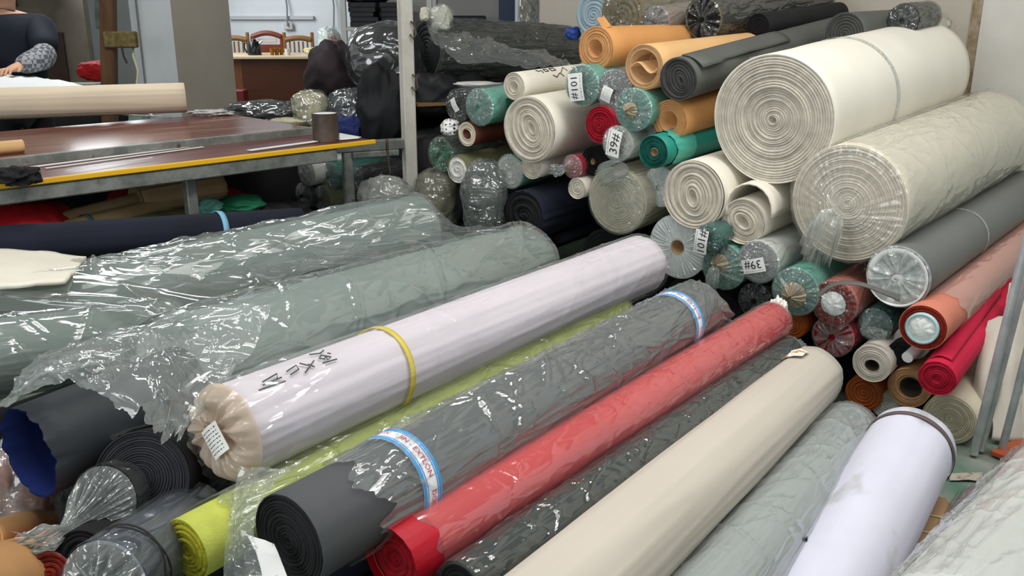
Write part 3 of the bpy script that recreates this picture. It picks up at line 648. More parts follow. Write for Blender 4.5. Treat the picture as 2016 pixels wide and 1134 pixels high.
mesh('strap', *band_mesh(gyR*1.012, .62, .014, .002), STRAPW, grey, True, 'clear tape strap')
a_, r_ = stk('cloth_roll', 'terracotta roll with rust red plush end and white core', 1817, 645, 46, -.10, 1.4, PINK, emat=RUST_E, layers=6, core='hole', rin=.04, jit=.005, groove=.006, seed=68, nth=64, sleeve=dict(amp=.02, nx=60, nth=90, x0=.16, ragged=.06, mat=film('terracotta_film', .18, gl=1.2, bump=.08, scale=7)))
stuffed(a_, r_*.58, (.0, 0), STUFF, 3, plain('teal_rim', (168, 200, 202), .6))
stk('cloth_roll', 'crimson roll in crumpled film hanging below the stuffed dusty red roll', 1640, 662, 40, -.02, 1.2, RED, emat=RED_E, layers=6, seed=69, sleeve=slv(amp=.04), cap=cap(amp=.02, pleats=13, mat=CLEAR2))
stk('cloth_roll', 'small teal roll in film tied with a white twist, under the milky stuffed roll', 1722, 640, 32, .02, 1.2, DEEPT, emat=DEEPT, layers=6, seed=70, sleeve=slv(), cap=cap(amp=.012, kx=.05, koff=(.01, .0), tail=.06, tail_r=.025, tdir=(-1, .1), mat=CLEAR2))
stk('felt_roll', 'grey-white layered roll mostly hidden behind the terracotta roll', 1795, 674, 35, .04, 1.2, GREYW, emat=GREYW_E, layers=9, seed=71, groove=.01)
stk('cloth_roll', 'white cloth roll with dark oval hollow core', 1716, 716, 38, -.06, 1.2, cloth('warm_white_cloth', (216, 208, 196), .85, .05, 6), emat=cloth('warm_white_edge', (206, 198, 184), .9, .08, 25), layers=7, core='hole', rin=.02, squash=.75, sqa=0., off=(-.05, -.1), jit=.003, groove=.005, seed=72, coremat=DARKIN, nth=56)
stk('cloth_roll', 'round black roll between the white hollow roll and the terracotta roll', 1772, 696, 25, -.01, 1.2, BLACK, emat=BLACK_E, layers=6, seed=73)
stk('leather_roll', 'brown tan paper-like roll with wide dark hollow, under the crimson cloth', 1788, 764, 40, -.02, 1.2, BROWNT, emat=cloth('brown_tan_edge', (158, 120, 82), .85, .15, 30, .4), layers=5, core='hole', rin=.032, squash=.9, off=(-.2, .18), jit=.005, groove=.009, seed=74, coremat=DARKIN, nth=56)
crim, crR = stk('cloth_roll', 'crimson cloth roll with loose draped flap beside the steel pipes', 1845, 745, 36, -.12, .9, CRIM, emat=CRIM_E, layers=9, jit=.006, groove=.008, squash=.9, seed=75, fold=.04, nth=64, nx=24, u=(.62, .77, .10))
v = []; f = []                                              # the flap hanging over the crimson roll
for i in range(21):
    x = .03+.62*i/20
    for j in range(13):
        a = j/12; th = math.radians(62+62*a); r = crR*(1.04+(1.2*(x/.6)**.8)*math.sin(math.pi*a)**.8*.6+.05*nz(x*9, a*4, 3))
        v.append((x, -r*math.cos(th), r*math.sin(th)))
for i in range(20):
    for j in range(12): f.append((i*13+j, i*13+j+1, (i+1)*13+j+1, (i+1)*13+j))
mesh('loose_flap', v, f, CRIM, crim).modifiers.new('thick', 'SOLIDIFY').thickness = .003
stk('felt_roll', 'beige layered roll lying on the floor at the foot of the steel pipes', 1869, 826, 51, .0, 1.2, BEIGE, emat=BEIGE_E, layers=14, jit=.004, groove=.009, seed=76, nth=64, endn=80)
stk('leather_roll', 'rust orange leather roll at the bottom of the stack, under the white hollow roll', 1700, 775, 36, .02, 1.2, RUSTO, emat=RUSTO, layers=5, seed=77)
stk('cloth_roll', 'small rust brown roll under the plump teal roll', 1560, 640, 28, -.02, 1.2, RUSTO, emat=RUSTO, layers=5, seed=78)
stk('cloth_roll', 'black roll in shiny film under the tilted 39# roll', 1487, 592, 34, .0, 1.2, BLACK, emat=BLACK_E, layers=5, seed=79, sleeve=slv(), cap=cap(amp=.014))
stk('cloth_roll', 'grey cloth roll on the floor beside the rust orange leather roll', 1742, 800, 26, .03, 1.2, GREYW, emat=GREYW_E, layers=5, seed=80)
# dark rolls in the gaps and lower rows
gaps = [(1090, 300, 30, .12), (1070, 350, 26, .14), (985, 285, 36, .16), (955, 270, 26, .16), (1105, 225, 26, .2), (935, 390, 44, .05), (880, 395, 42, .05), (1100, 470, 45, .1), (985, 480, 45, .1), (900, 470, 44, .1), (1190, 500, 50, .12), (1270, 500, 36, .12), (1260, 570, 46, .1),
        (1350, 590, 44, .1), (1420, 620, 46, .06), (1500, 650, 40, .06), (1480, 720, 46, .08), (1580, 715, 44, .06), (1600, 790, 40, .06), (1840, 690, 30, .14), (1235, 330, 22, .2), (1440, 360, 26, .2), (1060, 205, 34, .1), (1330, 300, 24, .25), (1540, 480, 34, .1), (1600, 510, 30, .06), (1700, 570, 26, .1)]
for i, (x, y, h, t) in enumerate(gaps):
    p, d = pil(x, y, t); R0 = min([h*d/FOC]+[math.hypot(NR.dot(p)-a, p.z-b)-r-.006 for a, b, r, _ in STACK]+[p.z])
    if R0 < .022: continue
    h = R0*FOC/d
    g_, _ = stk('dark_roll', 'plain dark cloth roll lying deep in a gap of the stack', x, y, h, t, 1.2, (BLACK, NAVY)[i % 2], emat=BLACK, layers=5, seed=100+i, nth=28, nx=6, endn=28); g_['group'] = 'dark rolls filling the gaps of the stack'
blob('cloth_heap', 'deep petrol blue cloth squeezed between the thick cream roll and the 101# teal roll', 'cloth', pil(1128, 208, .22)[0], (.10, .10, .05), cloth('petrol_cloth', (14, 74, 88), .7, .15, 6), 61, .25)

# ------------------------------------------------------------------ the heap of rolls in front
LAV = cloth('lavender_white_cloth', (218, 208, 216), .75, .04, 4, .15, 260); LAV_E = cloth('wrapped_beige_end', (196, 180, 164), .8, .12, 20, .4)
LIME = cloth('lime_plush', (178, 184, 82), .9, .1, 30, .5, 240); LIME_E = cloth('lime_plush_edge', (170, 166, 44), .98, .3, 90, 1.2, 160)
DGREY = cloth('dark_grey_mesh', (74, 76, 78), .7, .08, 5, .3, 340); DGREY_E = cloth('dark_mesh_edge', (26, 26, 28), .8, .2, 40, .4)
SCAR = cloth('scarlet_cloth', (208, 62, 66), .6, .05, 4, .1, 240); SCAR_E = cloth('scarlet_plush_edge', (140, 4, 22), .95, .3, 70, .8)
GBLK = cloth('green_black_cloth', (40, 48, 46), .7, .1, 6); SAND = cloth('sand_cloth', (190, 182, 169), .8, .03, 3, .1, 260)
MGREY = cloth('mid_grey_cloth', (158, 164, 162), .8, .05, 5); BLUEW = worn('bluish_white_cloth', (210, 210, 224), (202, 202, 216), 4, (.35, .65), .75, .12, c3=(160, 160, 158), scale3=5, thr3=(.66, .76), stretch=(.6, 1, 1))
GR = 'rolls heaped in front of the stack'
def heap(name, label, n, f_, R, mat, ext=0., **k):
    a = at(*n); b = at(*f_); a = a+(a-b)*ext; u = b-a
    return roll(name, label, a, u, R, u.length, mat, group=GR, **k)
HS = dict(nx=110, nth=130)
lav = heap('cloth_roll', 'lavender white cloth roll with yellow strap and black handwriting', (450, 853, 1.70), (1262, 520, 2.90), .090, LAV, emat=LAV_E, layers=3, jit=.004, groove=.004, seed=201, wob=.03, fold=.03, nth=110, nx=50,
    sleeve=dict(nx=200, nth=200, amp=.016, creases=30, ch=.005, clen=(.2, .6), mat=film('lav_film', .10, gl=.8, rough=.12, bump=.08, scale=6), dirx=1.2), cap=dict(bulge=.045, pleats=13, amp=.010, kx=.03, koff=(.01, .01), rk=.02, n=160, m=18, mat=film('beige_gather', .72, tint=(225, 214, 200), haze=(222, 206, 188), rough=.25, gl=.5, bump=.12)))
mesh('strap', *band_mesh(.0950, .40, .014, .002, skew=.01), plain('yellow_strap', (226, 200, 40), .45), lav, True, 'yellow strap')
paper_tag(lav, (-.040, -.014, .004), .058, .058, .7, '', .03)
mp = onroll(.0955)
strokes('handwriting', lav, [[(.232, .20), (.236, .26)], [(.215, .20), (.205, .27), (.212, .34), (.222, .27), (.215, .20)], [(.222, .27), (.228, .35), (.216, .4), (.222, .27)], [(.20, .43), (.235, .46)], [(.235, .05), (.22, .12), (.20, .02)],
    [(.12, .30), (.15, .22), (.145, .36), (.12, .42)], [(.16, .20), (.17, .36)], [(.172, .32), (.178, .45)], [(.15, .50), (.19, .28)], [(.06, .34), (.1, .26), (.09, .4)], [(.055, .42), (.1, .40)], [(.04, .50), (.10, .52)]], mp, INK, .0016)
lime = heap('cloth_roll', 'lime green plush roll with fuzzy spiral end', (368, 1082, 1.56), (1215, 615, 2.75), .056, LIME, emat=LIME_E, layers=6, jit=.005, groove=.012, seed=202, squash=.8, core='hole', rin=.008, nth=64, endn=90, sleeve=dict(HS, amp=.03, x0=.05, ragged=.05, mat=film('lime_film', .16, tint=(236, 240, 226))))
dg = heap('cloth_roll', 'dark grey mesh roll in film with blue and white printed band', (568, 1065, 1.50), (1370, 610, 2.72), .082, DGREY, emat=DGREY_E, layers=14, jit=.004, groove=.009, seed=203, nth=80, nx=30, endn=100, fold=.01,
    sleeve=dict(nx=240, nth=220, amp=.03, x0=.13, ragged=.10, creases=70, ch=.009, cw=.005, mat=film('dark_roll_film', .16, gl=1.3, rough=.09, bump=.22, scale=8)), farcap=dict(bulge=.05, pleats=8, amp=.02, kx=.12, koff=(-.04, -.05), rk=.03, mat=film('flare_film', .2, gl=1.2, bump=.2, scale=6)))
BLUEB = plain('band_blue', (60, 150, 214), .4); BANDW = plain('band_white', (236, 238, 242), .4); BRED = plain('band_red', (186, 40, 60), .5)
for xb, full in ((.26, True), (1.40, False)):
    bd = mesh('printed_band', *band_mesh(.0895, xb, .048, .001), BANDW, dg, True, 'white band with blue stripes and red lettering')
    for k, w_ in ((-.0205, .007), (.0205, .007), (-.0135, .002), (.0135, .002)): mesh('stripe', *band_mesh(.0906, xb+k, w_, .0006), BLUEB, bd)
    for (txt, a0) in (('EXTLON', -.5), ('JIN - EXTLON', .66), ('DON', 1.68)):
        tv, tf = text_mesh(txt, .0165)
        mesh('lettering', [(xb+p.y, -.0922*math.sin(a0+p.x/.0922), .0922*math.cos(a0+p.x/.0922)) for p in tv], tf, BRED, bd, False)
red = heap('cloth_roll', 'scarlet cloth roll tightly wrapped in shiny film', (778, 1098, 1.60), (1522, 632, 2.86), .059, SCAR, emat=SCAR_E, layers=6, jit=.005, groove=.008, seed=204, nth=64, nx=24, sleeve=dict(nx=260, nth=180, amp=.010, x0=.05, ragged=.02, creases=60, ch=.003, cw=.004, clen=(.04, .14), mat=film('scarlet_film', .16, tint=(250, 240, 240), haze=(240, 190, 190), rough=.12, bump=.09, gl=1.4, scale=16)))
mesh('wrapped_rim', *sleeve_mesh(.062, .06, 3, 60, 6, .02, -.012), cloth('scarlet_rim', (170, 14, 34), .5, .1, 8, .3), red)
gb = heap('cloth_roll', 'slim green-black roll in shiny film beside the scarlet roll', (905, 1160, 1.56), (1552, 692, 2.82), .046, GBLK, emat=BLACK_E, layers=6, seed=205, nth=56, nx=20, sleeve=dict(nx=260, nth=160, amp=.02, dirx=1, creases=110, ch=.004, cw=.004, clen=(.03, .12), mat=film('black_roll_film', .05, gl=1.2, bump=.22, scale=18)), farcap=dict(bulge=.02, pleats=11, amp=.012, kx=.05, rk=.012, tail=.07, tail_r=.04, tdir=(0, -.2), mat=film('twist_film', .2, gl=1.3)))
heap('cloth_roll', 'sand beige cloth roll with a torn sticker near its far end', (1095, 1200, 1.52), (1598, 742, 2.80), .094, SAND, ext=.3, emat=SAND, layers=8, seed=206, nth=110, nx=40, wob=.04, fold=.022)
heap('cloth_roll', 'mid grey roll in cloudy film between sand beige and bluish white rolls', (1385, 1200, 1.75), (1672, 848, 2.70), .083, MGREY, ext=.3, emat=MGREY, layers=8, seed=207, nth=64, nx=24, wob=.03, sleeve=dict(nx=200, nth=180, amp=.025, creases=60, ch=.007, clen=(.06, .3), mat=film('cloudy_film', .28, bump=.12, scale=7, gl=1.2, haze=(214, 220, 220))))
bw_ = heap('cloth_roll', 'bluish white cloth roll lying on the green floor, brown strap at its end', (1600, 1215, 1.92), (1795, 876, 2.55), .115, BLUEW, ext=.3, emat=BLUEW, layers=8, seed=208, nth=90, nx=30, wob=.03, fold=.006)
Lb = (at(1795, 876, 2.55)-at(1600, 1215, 1.92)).length*1.3
mesh('strap', *band_mesh(.1175, Lb-.045, .016, .002), plain('brown_strap', (92, 76, 74), .6), bw_, True, 'dark brown strap')
mp = onroll(.1165)
strokes('ink_mark', bw_, [[(.36, -.52), (.375, -.56), (.37, -.60)], [(.365, -.56), (.38, -.6)]], mp, INK, .003)
# sticker on the sand beige roll
sr = [o for o in bpy.data.objects if o.get('label', '').startswith('sand beige')][0]
Ls = (at(1598, 742, 2.80)-at(1095, 1200, 1.52)).length*1.3; mp = onroll(.097)
v = [mp(Ls-.16+a*.07, -.45+b*.5, .004+.006*((a+b) % 2)) for a in (0, .5, 1) for b in (0, .5, 1)]
mesh('torn_sticker', v, [(0, 1, 4, 3), (1, 2, 5, 4), (3, 4, 7, 6), (4, 5, 8, 7)], worn('sticker_print', (236, 236, 230), (206, 150, 50), 30, (.48, .56), .5), sr, False, 'torn white and orange sticker')
# plastic covered grey rolls at the left
GUND = cloth('silver_grey_cloth', (166, 173, 170), .7, .06, 4)
heap('cloth_roll', 'grey roll under a loose clear plastic cover, next to the work table', (300, 573, 2.9), (834, 452, 3.42), .128, GUND, ext=.9,  emat=GUND, layers=8, seed=221, nth=64, nx=24, sleeve=dict(nx=260, nth=240, amp=.03, dirx=1.0, mat=GREY_F, fr=2.2, e=.008, creases=38, ch=.012, clen=(.08, .4)),
     farcap=dict(bulge=.03, pleats=9, amp=.02, kx=.02, rk=.02, mat=GREY_F))
heap('cloth_roll', 'grey roll under crumpled clear plastic, beside the lavender white roll', (345, 748, 1.98), (1030, 520, 3.2), .135, GUND, emat=GUND, layers=2, groove=.0, jit=.0, seed=223, nth=64, nx=24, sleeve=dict(nx=260, nth=240, creases=32, ch=.009, clen=(.1, .5), amp=.03, dirx=.9, x0=-.03, ragged=.12, mat=GREY_F, fr=2.4, e=.008),
     farcap=dict(bulge=.05, pleats=7, amp=.03, kx=.10, koff=(-.05, -.03), rk=.03, mat=GREY_F))
heap('cloth_roll', 'pale grey roll in smooth tight plastic lying across the left edge of the heap', (-420, 760, 1.75), (338, 655, 2.46), .088, cloth('pale_grey_cloth', (150, 158, 154), .6, .05, 4), emat=GUND, layers=6, seed=225, nth=64, nx=24, sleeve=dict(nx=160, nth=180, amp=.02, dirx=1.2, mat=GREY_F, e=.005, creases=25, ch=.008), farcap=dict(bulge=.03, pleats=9, amp=.015, kx=.05, rk=.015, mat=GREY_F))
sheet('plastic_sheet', 'torn crumpled clear plastic sheet spilling over the black leather tube', 'plastic sheet', [
    [at(70, 712, 1.92), at(180, 668, 1.95), at(300, 640, 1.97), at(420, 610, 1.98), at(540, 610, 1.98)],
    [at(40, 745, 1.82), at(170, 706, 1.74), at(300, 690, 1.82), at(410, 680, 1.84), at(500, 690, 1.86)],
    [at(15, 785, 1.68), at(150, 738, 1.60), at(285, 755, 1.60), at(390, 750, 1.72), at(470, 735, 1.78)],
    [at(-20, 820, 1.64), at(140, 768, 1.56), at(260, 835, 1.52), at(330, 900, 1.56), at(395, 830, 1.66)]],
    film('crumpled_sheet_film', .22, rough=.09, bump=.2, scale=6, gl=1.2), nu=200, nv=150, amp=.014, seed=5, fq=5, creases=34, ch=.02, rag=.16)
sheet('plastic_sheet', 'smooth clear plastic sheet bridging the two plastic covered grey rolls', 'plastic sheet', [
    [at(150, 512, 2.66), at(330, 500, 2.72), at(520, 462, 2.92), at(700, 418, 3.15), at(850, 400, 3.35)],
    [at(40, 545, 2.42), at(280, 555, 2.45), at(480, 520, 2.65), at(690, 470, 2.95), at(900, 445, 3.2)],
    [at(-40, 585, 2.25), at(230, 600, 2.28), at(460, 580, 2.42), at(700, 500, 2.78), at(980, 450, 3.1)],
    [at(-60, 612, 2.2), at(200, 615, 2.24), at(380, 620, 2.2), at(640, 530, 2.62), at(1000, 462, 3.06)]],
    film('smooth_sheet_film', .16, rough=.08, bump=.12, scale=5, haze=(190, 200, 196)), nu=240, nv=110, amp=.006, seed=8, fq=3, creases=20, ch=.022, cw=.018)
sheet('felt_offcut', 'off-white felt piece lying flat beside the plastic covered rolls', 'felt piece', [
    [at(-40, 498, 2.75), at(60, 502, 2.75), at(170, 514, 2.72)], [at(-60, 530, 2.5), at(50, 535, 2.5), at(150, 540, 2.5)], [at(-80, 570, 2.3), at(40, 570, 2.3), at(130, 560, 2.36)]], CREAM, .012, nu=20, nv=14, amp=.006)
# black leather tube with blue lining
u32 = Vector((math.sin(math.radians(33)), math.cos(math.radians(33)), .03))
LEA = cloth('black_leather', (44, 48, 52), .55, .2, 5, .25, 240); NBLUE = cloth('deep_blue_lining', (10, 30, 84), .9, .3, 6)
tb = thing('leather_tube', 'wide black leather tube with deep blue lining, open end facing out', 'leather roll', at(56, 893, 1.70), basis(u32), GR)
R_ = .088; v = []; f = []; n = 72
prof = [(.42, .955), (.30, .955), (.12, .955), (.05, .955), (0, .962), (0, 1), (.05, 1), (.15, 1.0), (.30, 1.01), (.5, 1.0), (.5, .5)]
for i, (x, k) in enumerate(prof):
    for j in range(n):
        a = 2*math.pi*j/n; rg = .008*nz(math.cos(a)*4, math.sin(a)*4, 2)+.004*nz(math.cos(a)*14, math.sin(a)*14, 5) if x < .02 else 0
        r = R_*k*(1+.02*nz(math.cos(a), math.sin(a), x*3)); v.append((x+rg, r*math.cos(a), r*math.sin(a)*1.02))
for i in range(len(prof)-1):
    for j in range(n): q = (j+1) % n; f.append((i*n+j, (i+1)*n+j, (i+1)*n+q, i*n+q))
mesh('leather_outside', v, [q for q in f if q[0] >= 4*n], LEA, tb)
mesh('lining', v, [q for q in f if q[0] < 5*n], NBLUE, tb, True, 'deep blue lining')
v2 = [(.42, R_*.955*math.cos(2*math.pi*j/n), R_*.955*math.sin(2*math.pi*j/n)) for j in range(n)]; mesh('inner_layer', v2, [tuple(range(n))], NBLUE, tb, False)
heap('sheet_roll', 'black layered sheet roll half covered by torn silvery film', (280, 945, 1.70), (400, 905, 2.02), .092, BLACK, emat=cloth('black_layers', (40, 40, 46), .6, .2, 30), layers=20, jit=.003, groove=.008, seed=230, nth=72, endn=110, squash=.9, off=(.1, .05), sleeve=dict(nx=80, nth=110, amp=.05, x0=.05, ragged=.14, mat=film('silvery_film', .2, gl=1.4, rough=.1, bump=.6, scale=9), dirx=4))
heap('cloth_roll', 'black roll in pleated film tied off with a bright white knot', (205, 985, 1.66), (380, 910, 2.0), .058, BLACK, emat=BLACK_E, layers=5, seed=231, sleeve=dict(nx=40, nth=90, amp=.04), cap=dict(bulge=.03, pleats=26, amp=.012, kx=.085, koff=(.022, -.035), rk=.009, tail=.06, tail_r=.03, tdir=(.9, -.25), n=170, m=20, mat=film('knot_film', .24, gl=1.3, rough=.09)))
heap('cloth_roll', 'blue-black roll in film tied with dark string beside the lime roll', (205, 1150, 1.44), (380, 1020, 1.75), .066, cloth('slate_blue_cloth', (66, 72, 84), .5, .1, 5, .2, spec=.5), emat=BLACK_E, layers=6, seed=232, sleeve=dict(nx=50, nth=90, amp=.03), cap=dict(bulge=.03, pleats=14, amp=.014, kx=.03, mat=CLEAR2))
sbr = [o for o in bpy.data.objects if o.get('label', '').startswith('blue-black')][0]; mesh('string', *band_mesh(.0725, .055, .003, .002, skew=.012), plain('black_string', (24, 24, 26), .7), sbr); mesh('string', *band_mesh(.0725, .075, .003, .002, skew=-.02), plain('black_string', (0, 0, 0)), sbr)
heap('cloth_roll', 'plain black roll lying between white knot and blue-black roll', (160, 1098, 1.56), (330, 985, 1.9), .048, BLACK, emat=BLACK_E, layers=6, seed=233)
heap('leather_roll', 'narrow tan brown roll at the heap corner above the orange one', (-30, 1062, 1.62), (85, 1030, 1.85), .032, BROWNT, emat=TAN_E, layers=4, seed=234)
heap('leather_roll', 'short bright orange roll in the heap corner', (20, 1100, 1.58), (105, 1062, 1.8), .026, cloth('bright_orange', (222, 84, 24), .6, .1, 6), emat=RUSTO, layers=4, seed=235)
heap('leather_roll', 'thick tan brown roll below the bright orange roll', (-140, 1190, 1.40), (70, 1130, 1.62), .07, BROWNT, emat=TAN_E, layers=5, seed=236)
heap('cloth_roll', 'dusty pink roll lying beside the bright orange roll', (95, 1130, 1.55), (190, 1060, 1.85), .036, cloth('dusty_pink', (150, 96, 92), .8, .1, 6), emat=RUST_E, layers=4, seed=237)
blob('plastic_bag', 'crumpled pinkish clear plastic bag beside the blue lined tube', 'plastic bag', at(25, 985, 1.86), (.07, .08, .10), cloth('pinkish_scrap', (150, 120, 112), .8, .3, 14), 3, .3, wrap=CLEAR2, rz=.5)
sheet('leather_offcut', 'brown leather strip tucked behind the black leather tube', 'leather strip', [[at(180, 770, 1.86), at(245, 815, 1.86)], [at(190, 790, 1.86), at(262, 850, 1.84)], [at(230, 840, 1.88), at(262, 880, 1.86)]], BROWN, .004, nu=10, nv=10, amp=.002)
sheet('paper_slip', 'white printed paper hanging out of the dark grey mesh roll', 'paper', [[at(485, 1052, 1.475), at(540, 1072, 1.475)], [at(505, 1092, 1.465), at(555, 1108, 1.465)], [at(520, 1150, 1.45), at(575, 1160, 1.45)]], worn('printed_paper', (232, 232, 230), (120, 120, 122), 60, (.60, .68), .7, 0), .0008, nu=14, nv=20, amp=.004)
sheet('plastic_sheet', 'clear torn film hanging between lime roll and dark grey mesh roll', 'plastic sheet', [
    [at(600, 905, 1.66), at(560, 925, 1.62), at(470, 930, 1.66)], [at(540, 965, 1.52), at(500, 975, 1.52), at(455, 1000, 1.55)], [at(500, 1040, 1.46), at(470, 1040, 1.47), at(445, 1060, 1.5)], [at(520, 1150, 1.42), at(480, 1150, 1.42), at(440, 1150, 1.46)]],
    film('torn_edge_film', .2, rough=.09, bump=.6, scale=16), nu=60, nv=70, amp=.014, seed=15, fq=14)
# rolls of the lower layers that carry the heap
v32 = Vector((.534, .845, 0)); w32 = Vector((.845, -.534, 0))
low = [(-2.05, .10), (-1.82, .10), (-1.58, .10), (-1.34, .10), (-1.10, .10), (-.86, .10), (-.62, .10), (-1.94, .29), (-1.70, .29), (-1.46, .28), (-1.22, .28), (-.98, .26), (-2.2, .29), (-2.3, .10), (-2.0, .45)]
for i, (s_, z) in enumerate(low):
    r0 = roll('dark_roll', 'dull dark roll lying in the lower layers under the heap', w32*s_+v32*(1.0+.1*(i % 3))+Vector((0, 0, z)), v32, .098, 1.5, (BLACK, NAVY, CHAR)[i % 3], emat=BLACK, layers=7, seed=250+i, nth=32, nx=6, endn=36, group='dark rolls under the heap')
# lower right: kraft bundle, film rolls
KRAFT = cloth('kraft_wrap', (140, 112, 80), .85, .15, 9, .6)
kb = thing('kraft_bundle', 'brown kraft paper bundle tied with string on the floor', 'bundle', at_z(1812, 1080, .06), basis((.5, .86, 0)))
MB().box((0, 0, 0), (.42, .10, .11), bev=.018).build('wrapping', KRAFT, kb, True, 50)
for x in (-.02, .07):
    m = MB(); m.tube([(x, .052, -.05), (x, .053, .055), (x+.01, -.053, .058), (x+.01, -.053, -.05)], .003, 5); m.build('string', plain('string_beige', (180, 160, 130), .8), kb)
GL_ = 'film wrapped rolls on the floor'
roll('cloth_roll', 'grey and maroon roll in film lying beside the kraft bundle', at(1835, 1185, 1.95), at(1925, 1015, 2.4)-at(1835, 1185, 1.95), .062, .62, cloth('grey_maroon', (128, 116, 118), .7, .45, 5, .2), emat=MAUVE, layers=6, seed=240, sleeve=dict(nx=60, nth=90, amp=.04), group=GL_, nth=56)
roll('cloth_roll', 'thick white roll in wrinkled plastic lying in front of the steel pipes', at(1890, 1330, 1.48), at(2120, 985, 2.15)-at(1890, 1330, 1.48), .16, .95, cloth('white_under_film', (206, 206, 202), .8, .04, 5), emat=GREYW_E, layers=6, seed=241, sleeve=dict(nx=180, nth=180, amp=.03, dirx=1.2, creases=40, ch=.008, mat=film('floor_roll_film', .2, gl=1.3, bump=.1, scale=7)), group=GL_, nth=64)
# steel pipes leaning on the stack, sheets behind them, floor scraps
STEEL = worn('galvanised_pipe', (168, 171, 173), (196, 198, 199), 9, (.4, .6), .3, .1, metal=.35, c3=(70, 66, 60), scale3=14, thr3=(.66, .74))
def pipe(label, p0, p1, r):
    t = thing('steel_pipe', label, 'pipe', p0); p1 = p1-p0; m = MB(); m.tube([(0, 0, 0), p1], r, 18, False).tube([p1, (0, 0, 0)], r*.86, 18, False); m.build('tube', STEEL, t, True)
    MB().lathe([(r*.86, 0), (r, 0)], 18, (0, 0, 0), p1.to_track_quat('Z', 'Y').to_matrix()).build('cut_end', STEEL, t)
g1 = at_z(1917, 893, .012); g1b = at_z(1931, 886, .012); g2 = at_z(1972, 888, .012)
pipe('galvanised steel pipe leaning on the stack beside its twin', g1, at(2030, 440, 2.55), .013)
pipe('thinner galvanised pipe leaning directly behind another', g1b, at(2046, 440, 2.6), .011)
pipe('single galvanised pipe standing apart, near the orange scrap', g2, at(2080, 470, 2.5), .012)
tt = at(1796, 702, 2.85); MB().tube([at(1786, 704, 2.93), at(1900, 604, 3.2)], .018, 16).build('white_tube', plain('white_plastic_tube', (226, 226, 224), .4)); tag(bpy.data.objects['white_tube'], 'white plastic tube lying between terracotta roll and crimson cloth', 'tube')
strip = sheet('rubber_strip', 'curved dark grey strip arching over the stuffed dusty red roll', 'strip', [[at(1606, 590, 2.82), at(1640, 562, 2.78), at(1690, 560, 2.74), at(1740, 578, 2.74), at(1772, 592, 2.76)], [at(1606, 582, 2.87), at(1640, 556, 2.84), at(1690, 554, 2.80), at(1740, 570, 2.80), at(1772, 580, 2.82)]], plain('dark_grey_rubber', (92, 90, 86), .5), .004, nu=40, nv=4, amp=0)
for i, (x0, x1, yt, yb, dd) in enumerate(((1905, 1965, 640, 850, 2.95), (1950, 2020, 560, 868, 3.0), (2005, 2110, 500, 870, 2.98))):
    sheet('felt_sheet', ('creased grey-white felt sheet hanging behind the twin pipes', 'tall grey-white felt sheet standing behind the single pipe', 'wide pale felt sheet standing against the stack')[i], 'felt sheet',
        [[at(x0+35, yt, dd+.12), at((x0+x1)/2+30, yt-10, dd+.12), at(x1+25, yt-20, dd+.12)], [at(x0+12, (yt+yb)/2, dd+.05), at((x0+x1)/2+5, (yt+yb)/2, dd), at(x1+5, (yt+yb)/2, dd+.05)], [at_z(x0, yb, .01), at_z((x0+x1)/2, yb+6, .01), at_z(x1, yb, .01)]], cloth('putty_felt', (180, 174, 162), .9, .06, 6), .004, nu=16, nv=24, amp=.012, seed=i+2, fq=5, group=None)
c0 = at_z(1992, 884, .015); o = MB().box(c0, (.16, .05, .02), Matrix.Rotation(.6, 3, 'Z'), .004).build('leather_scrap', cloth('orange_scrap', (170, 84, 50), .7, .2, 9)); tag(o, 'orange brown scrap lying on the floor beside the pipes', 'scrap')
c0 = at_z(1982, 903, .01); o = MB().tube([c0, c0+Vector((.03, .004, .004)), c0+Vector((.05, .006, 0))], [.006, .011, .007], 10).build('rubber_plug', plain('black_rubber', (26, 26, 26), .6)); tag(o, 'small black rubber plug on the green floor', 'plug')
sheet('paper_scrap', 'pale torn paper scrap stuck to the green floor', 'scrap', [[at_z(1865, 935, .004), at_z(1935, 930, .004)], [at_z(1870, 948, .004), at_z(1932, 950, .004)]], worn('dirty_paper', (160, 152, 138), (110, 96, 84), 40, (.5, .62), .9), .001, nu=12, nv=6, amp=.003, rag=.2)
pts = [at_z(x, y, .012) for x, y in ((1846, 990), (1850, 1005), (1860, 1020), (1864, 1042))]; MB().tube(pts, .0016, 5).build('thread', plain('thread_white', (220, 218, 208), .8)); tag(bpy.data.objects['thread'], 'white thread curling on the green floor near the kraft bundle', 'thread')
blob('paper_tuft', 'crumpled white paper tuft behind the far end of the scarlet roll', 'paper', at(1532, 612, 2.90), (.025, .025, .035), plain('white_tuft', (224, 222, 216), .7), 62, .5, fq=4)

# ------------------------------------------------------------------ work table with steel frame
TZ = .80
TOPM = worn('varnished_board', (88, 32, 28), (128, 78, 64), 2.6, (.40, .66), .24, .05, (.7, 4.5, 1), detail=10, c3=(160, 140, 128), scale3=2.6, thr3=(.62, .80))
GALV = worn('galvanised_steel', (112, 116, 112), (150, 152, 146), 10, (.4, .62), .5, .15, metal=.55, c3=(92, 84, 70), scale3=18, thr3=(.64, .74))
fr_, fl_ = at_z(640, 250, TZ), at_z(60, 309, TZ)
ud = (fr_-fl_).normalized(); nd = Vector((-ud.y, ud.x, 0)); fr_ = fr_-ud*.05
tl_ = 3.0; tw = .92
tabx = Matrix((ud, nd, Vector((0, 0, 1)))).transposed()
tab = thing('work_table', 'long cutting table with varnished red-brown top and galvanised frame', 'table', (fr_.x, fr_.y, 0), tabx)
MB().box((-tl_/2, tw/2, TZ-.012), (tl_, tw, .024), bev=.003).build('table_top', TOPM, tab)
MB().box((-tl_/2, -.012, TZ-.012), (tl_, .03, .040), bev=.003).build('steel_border', GALV, tab)
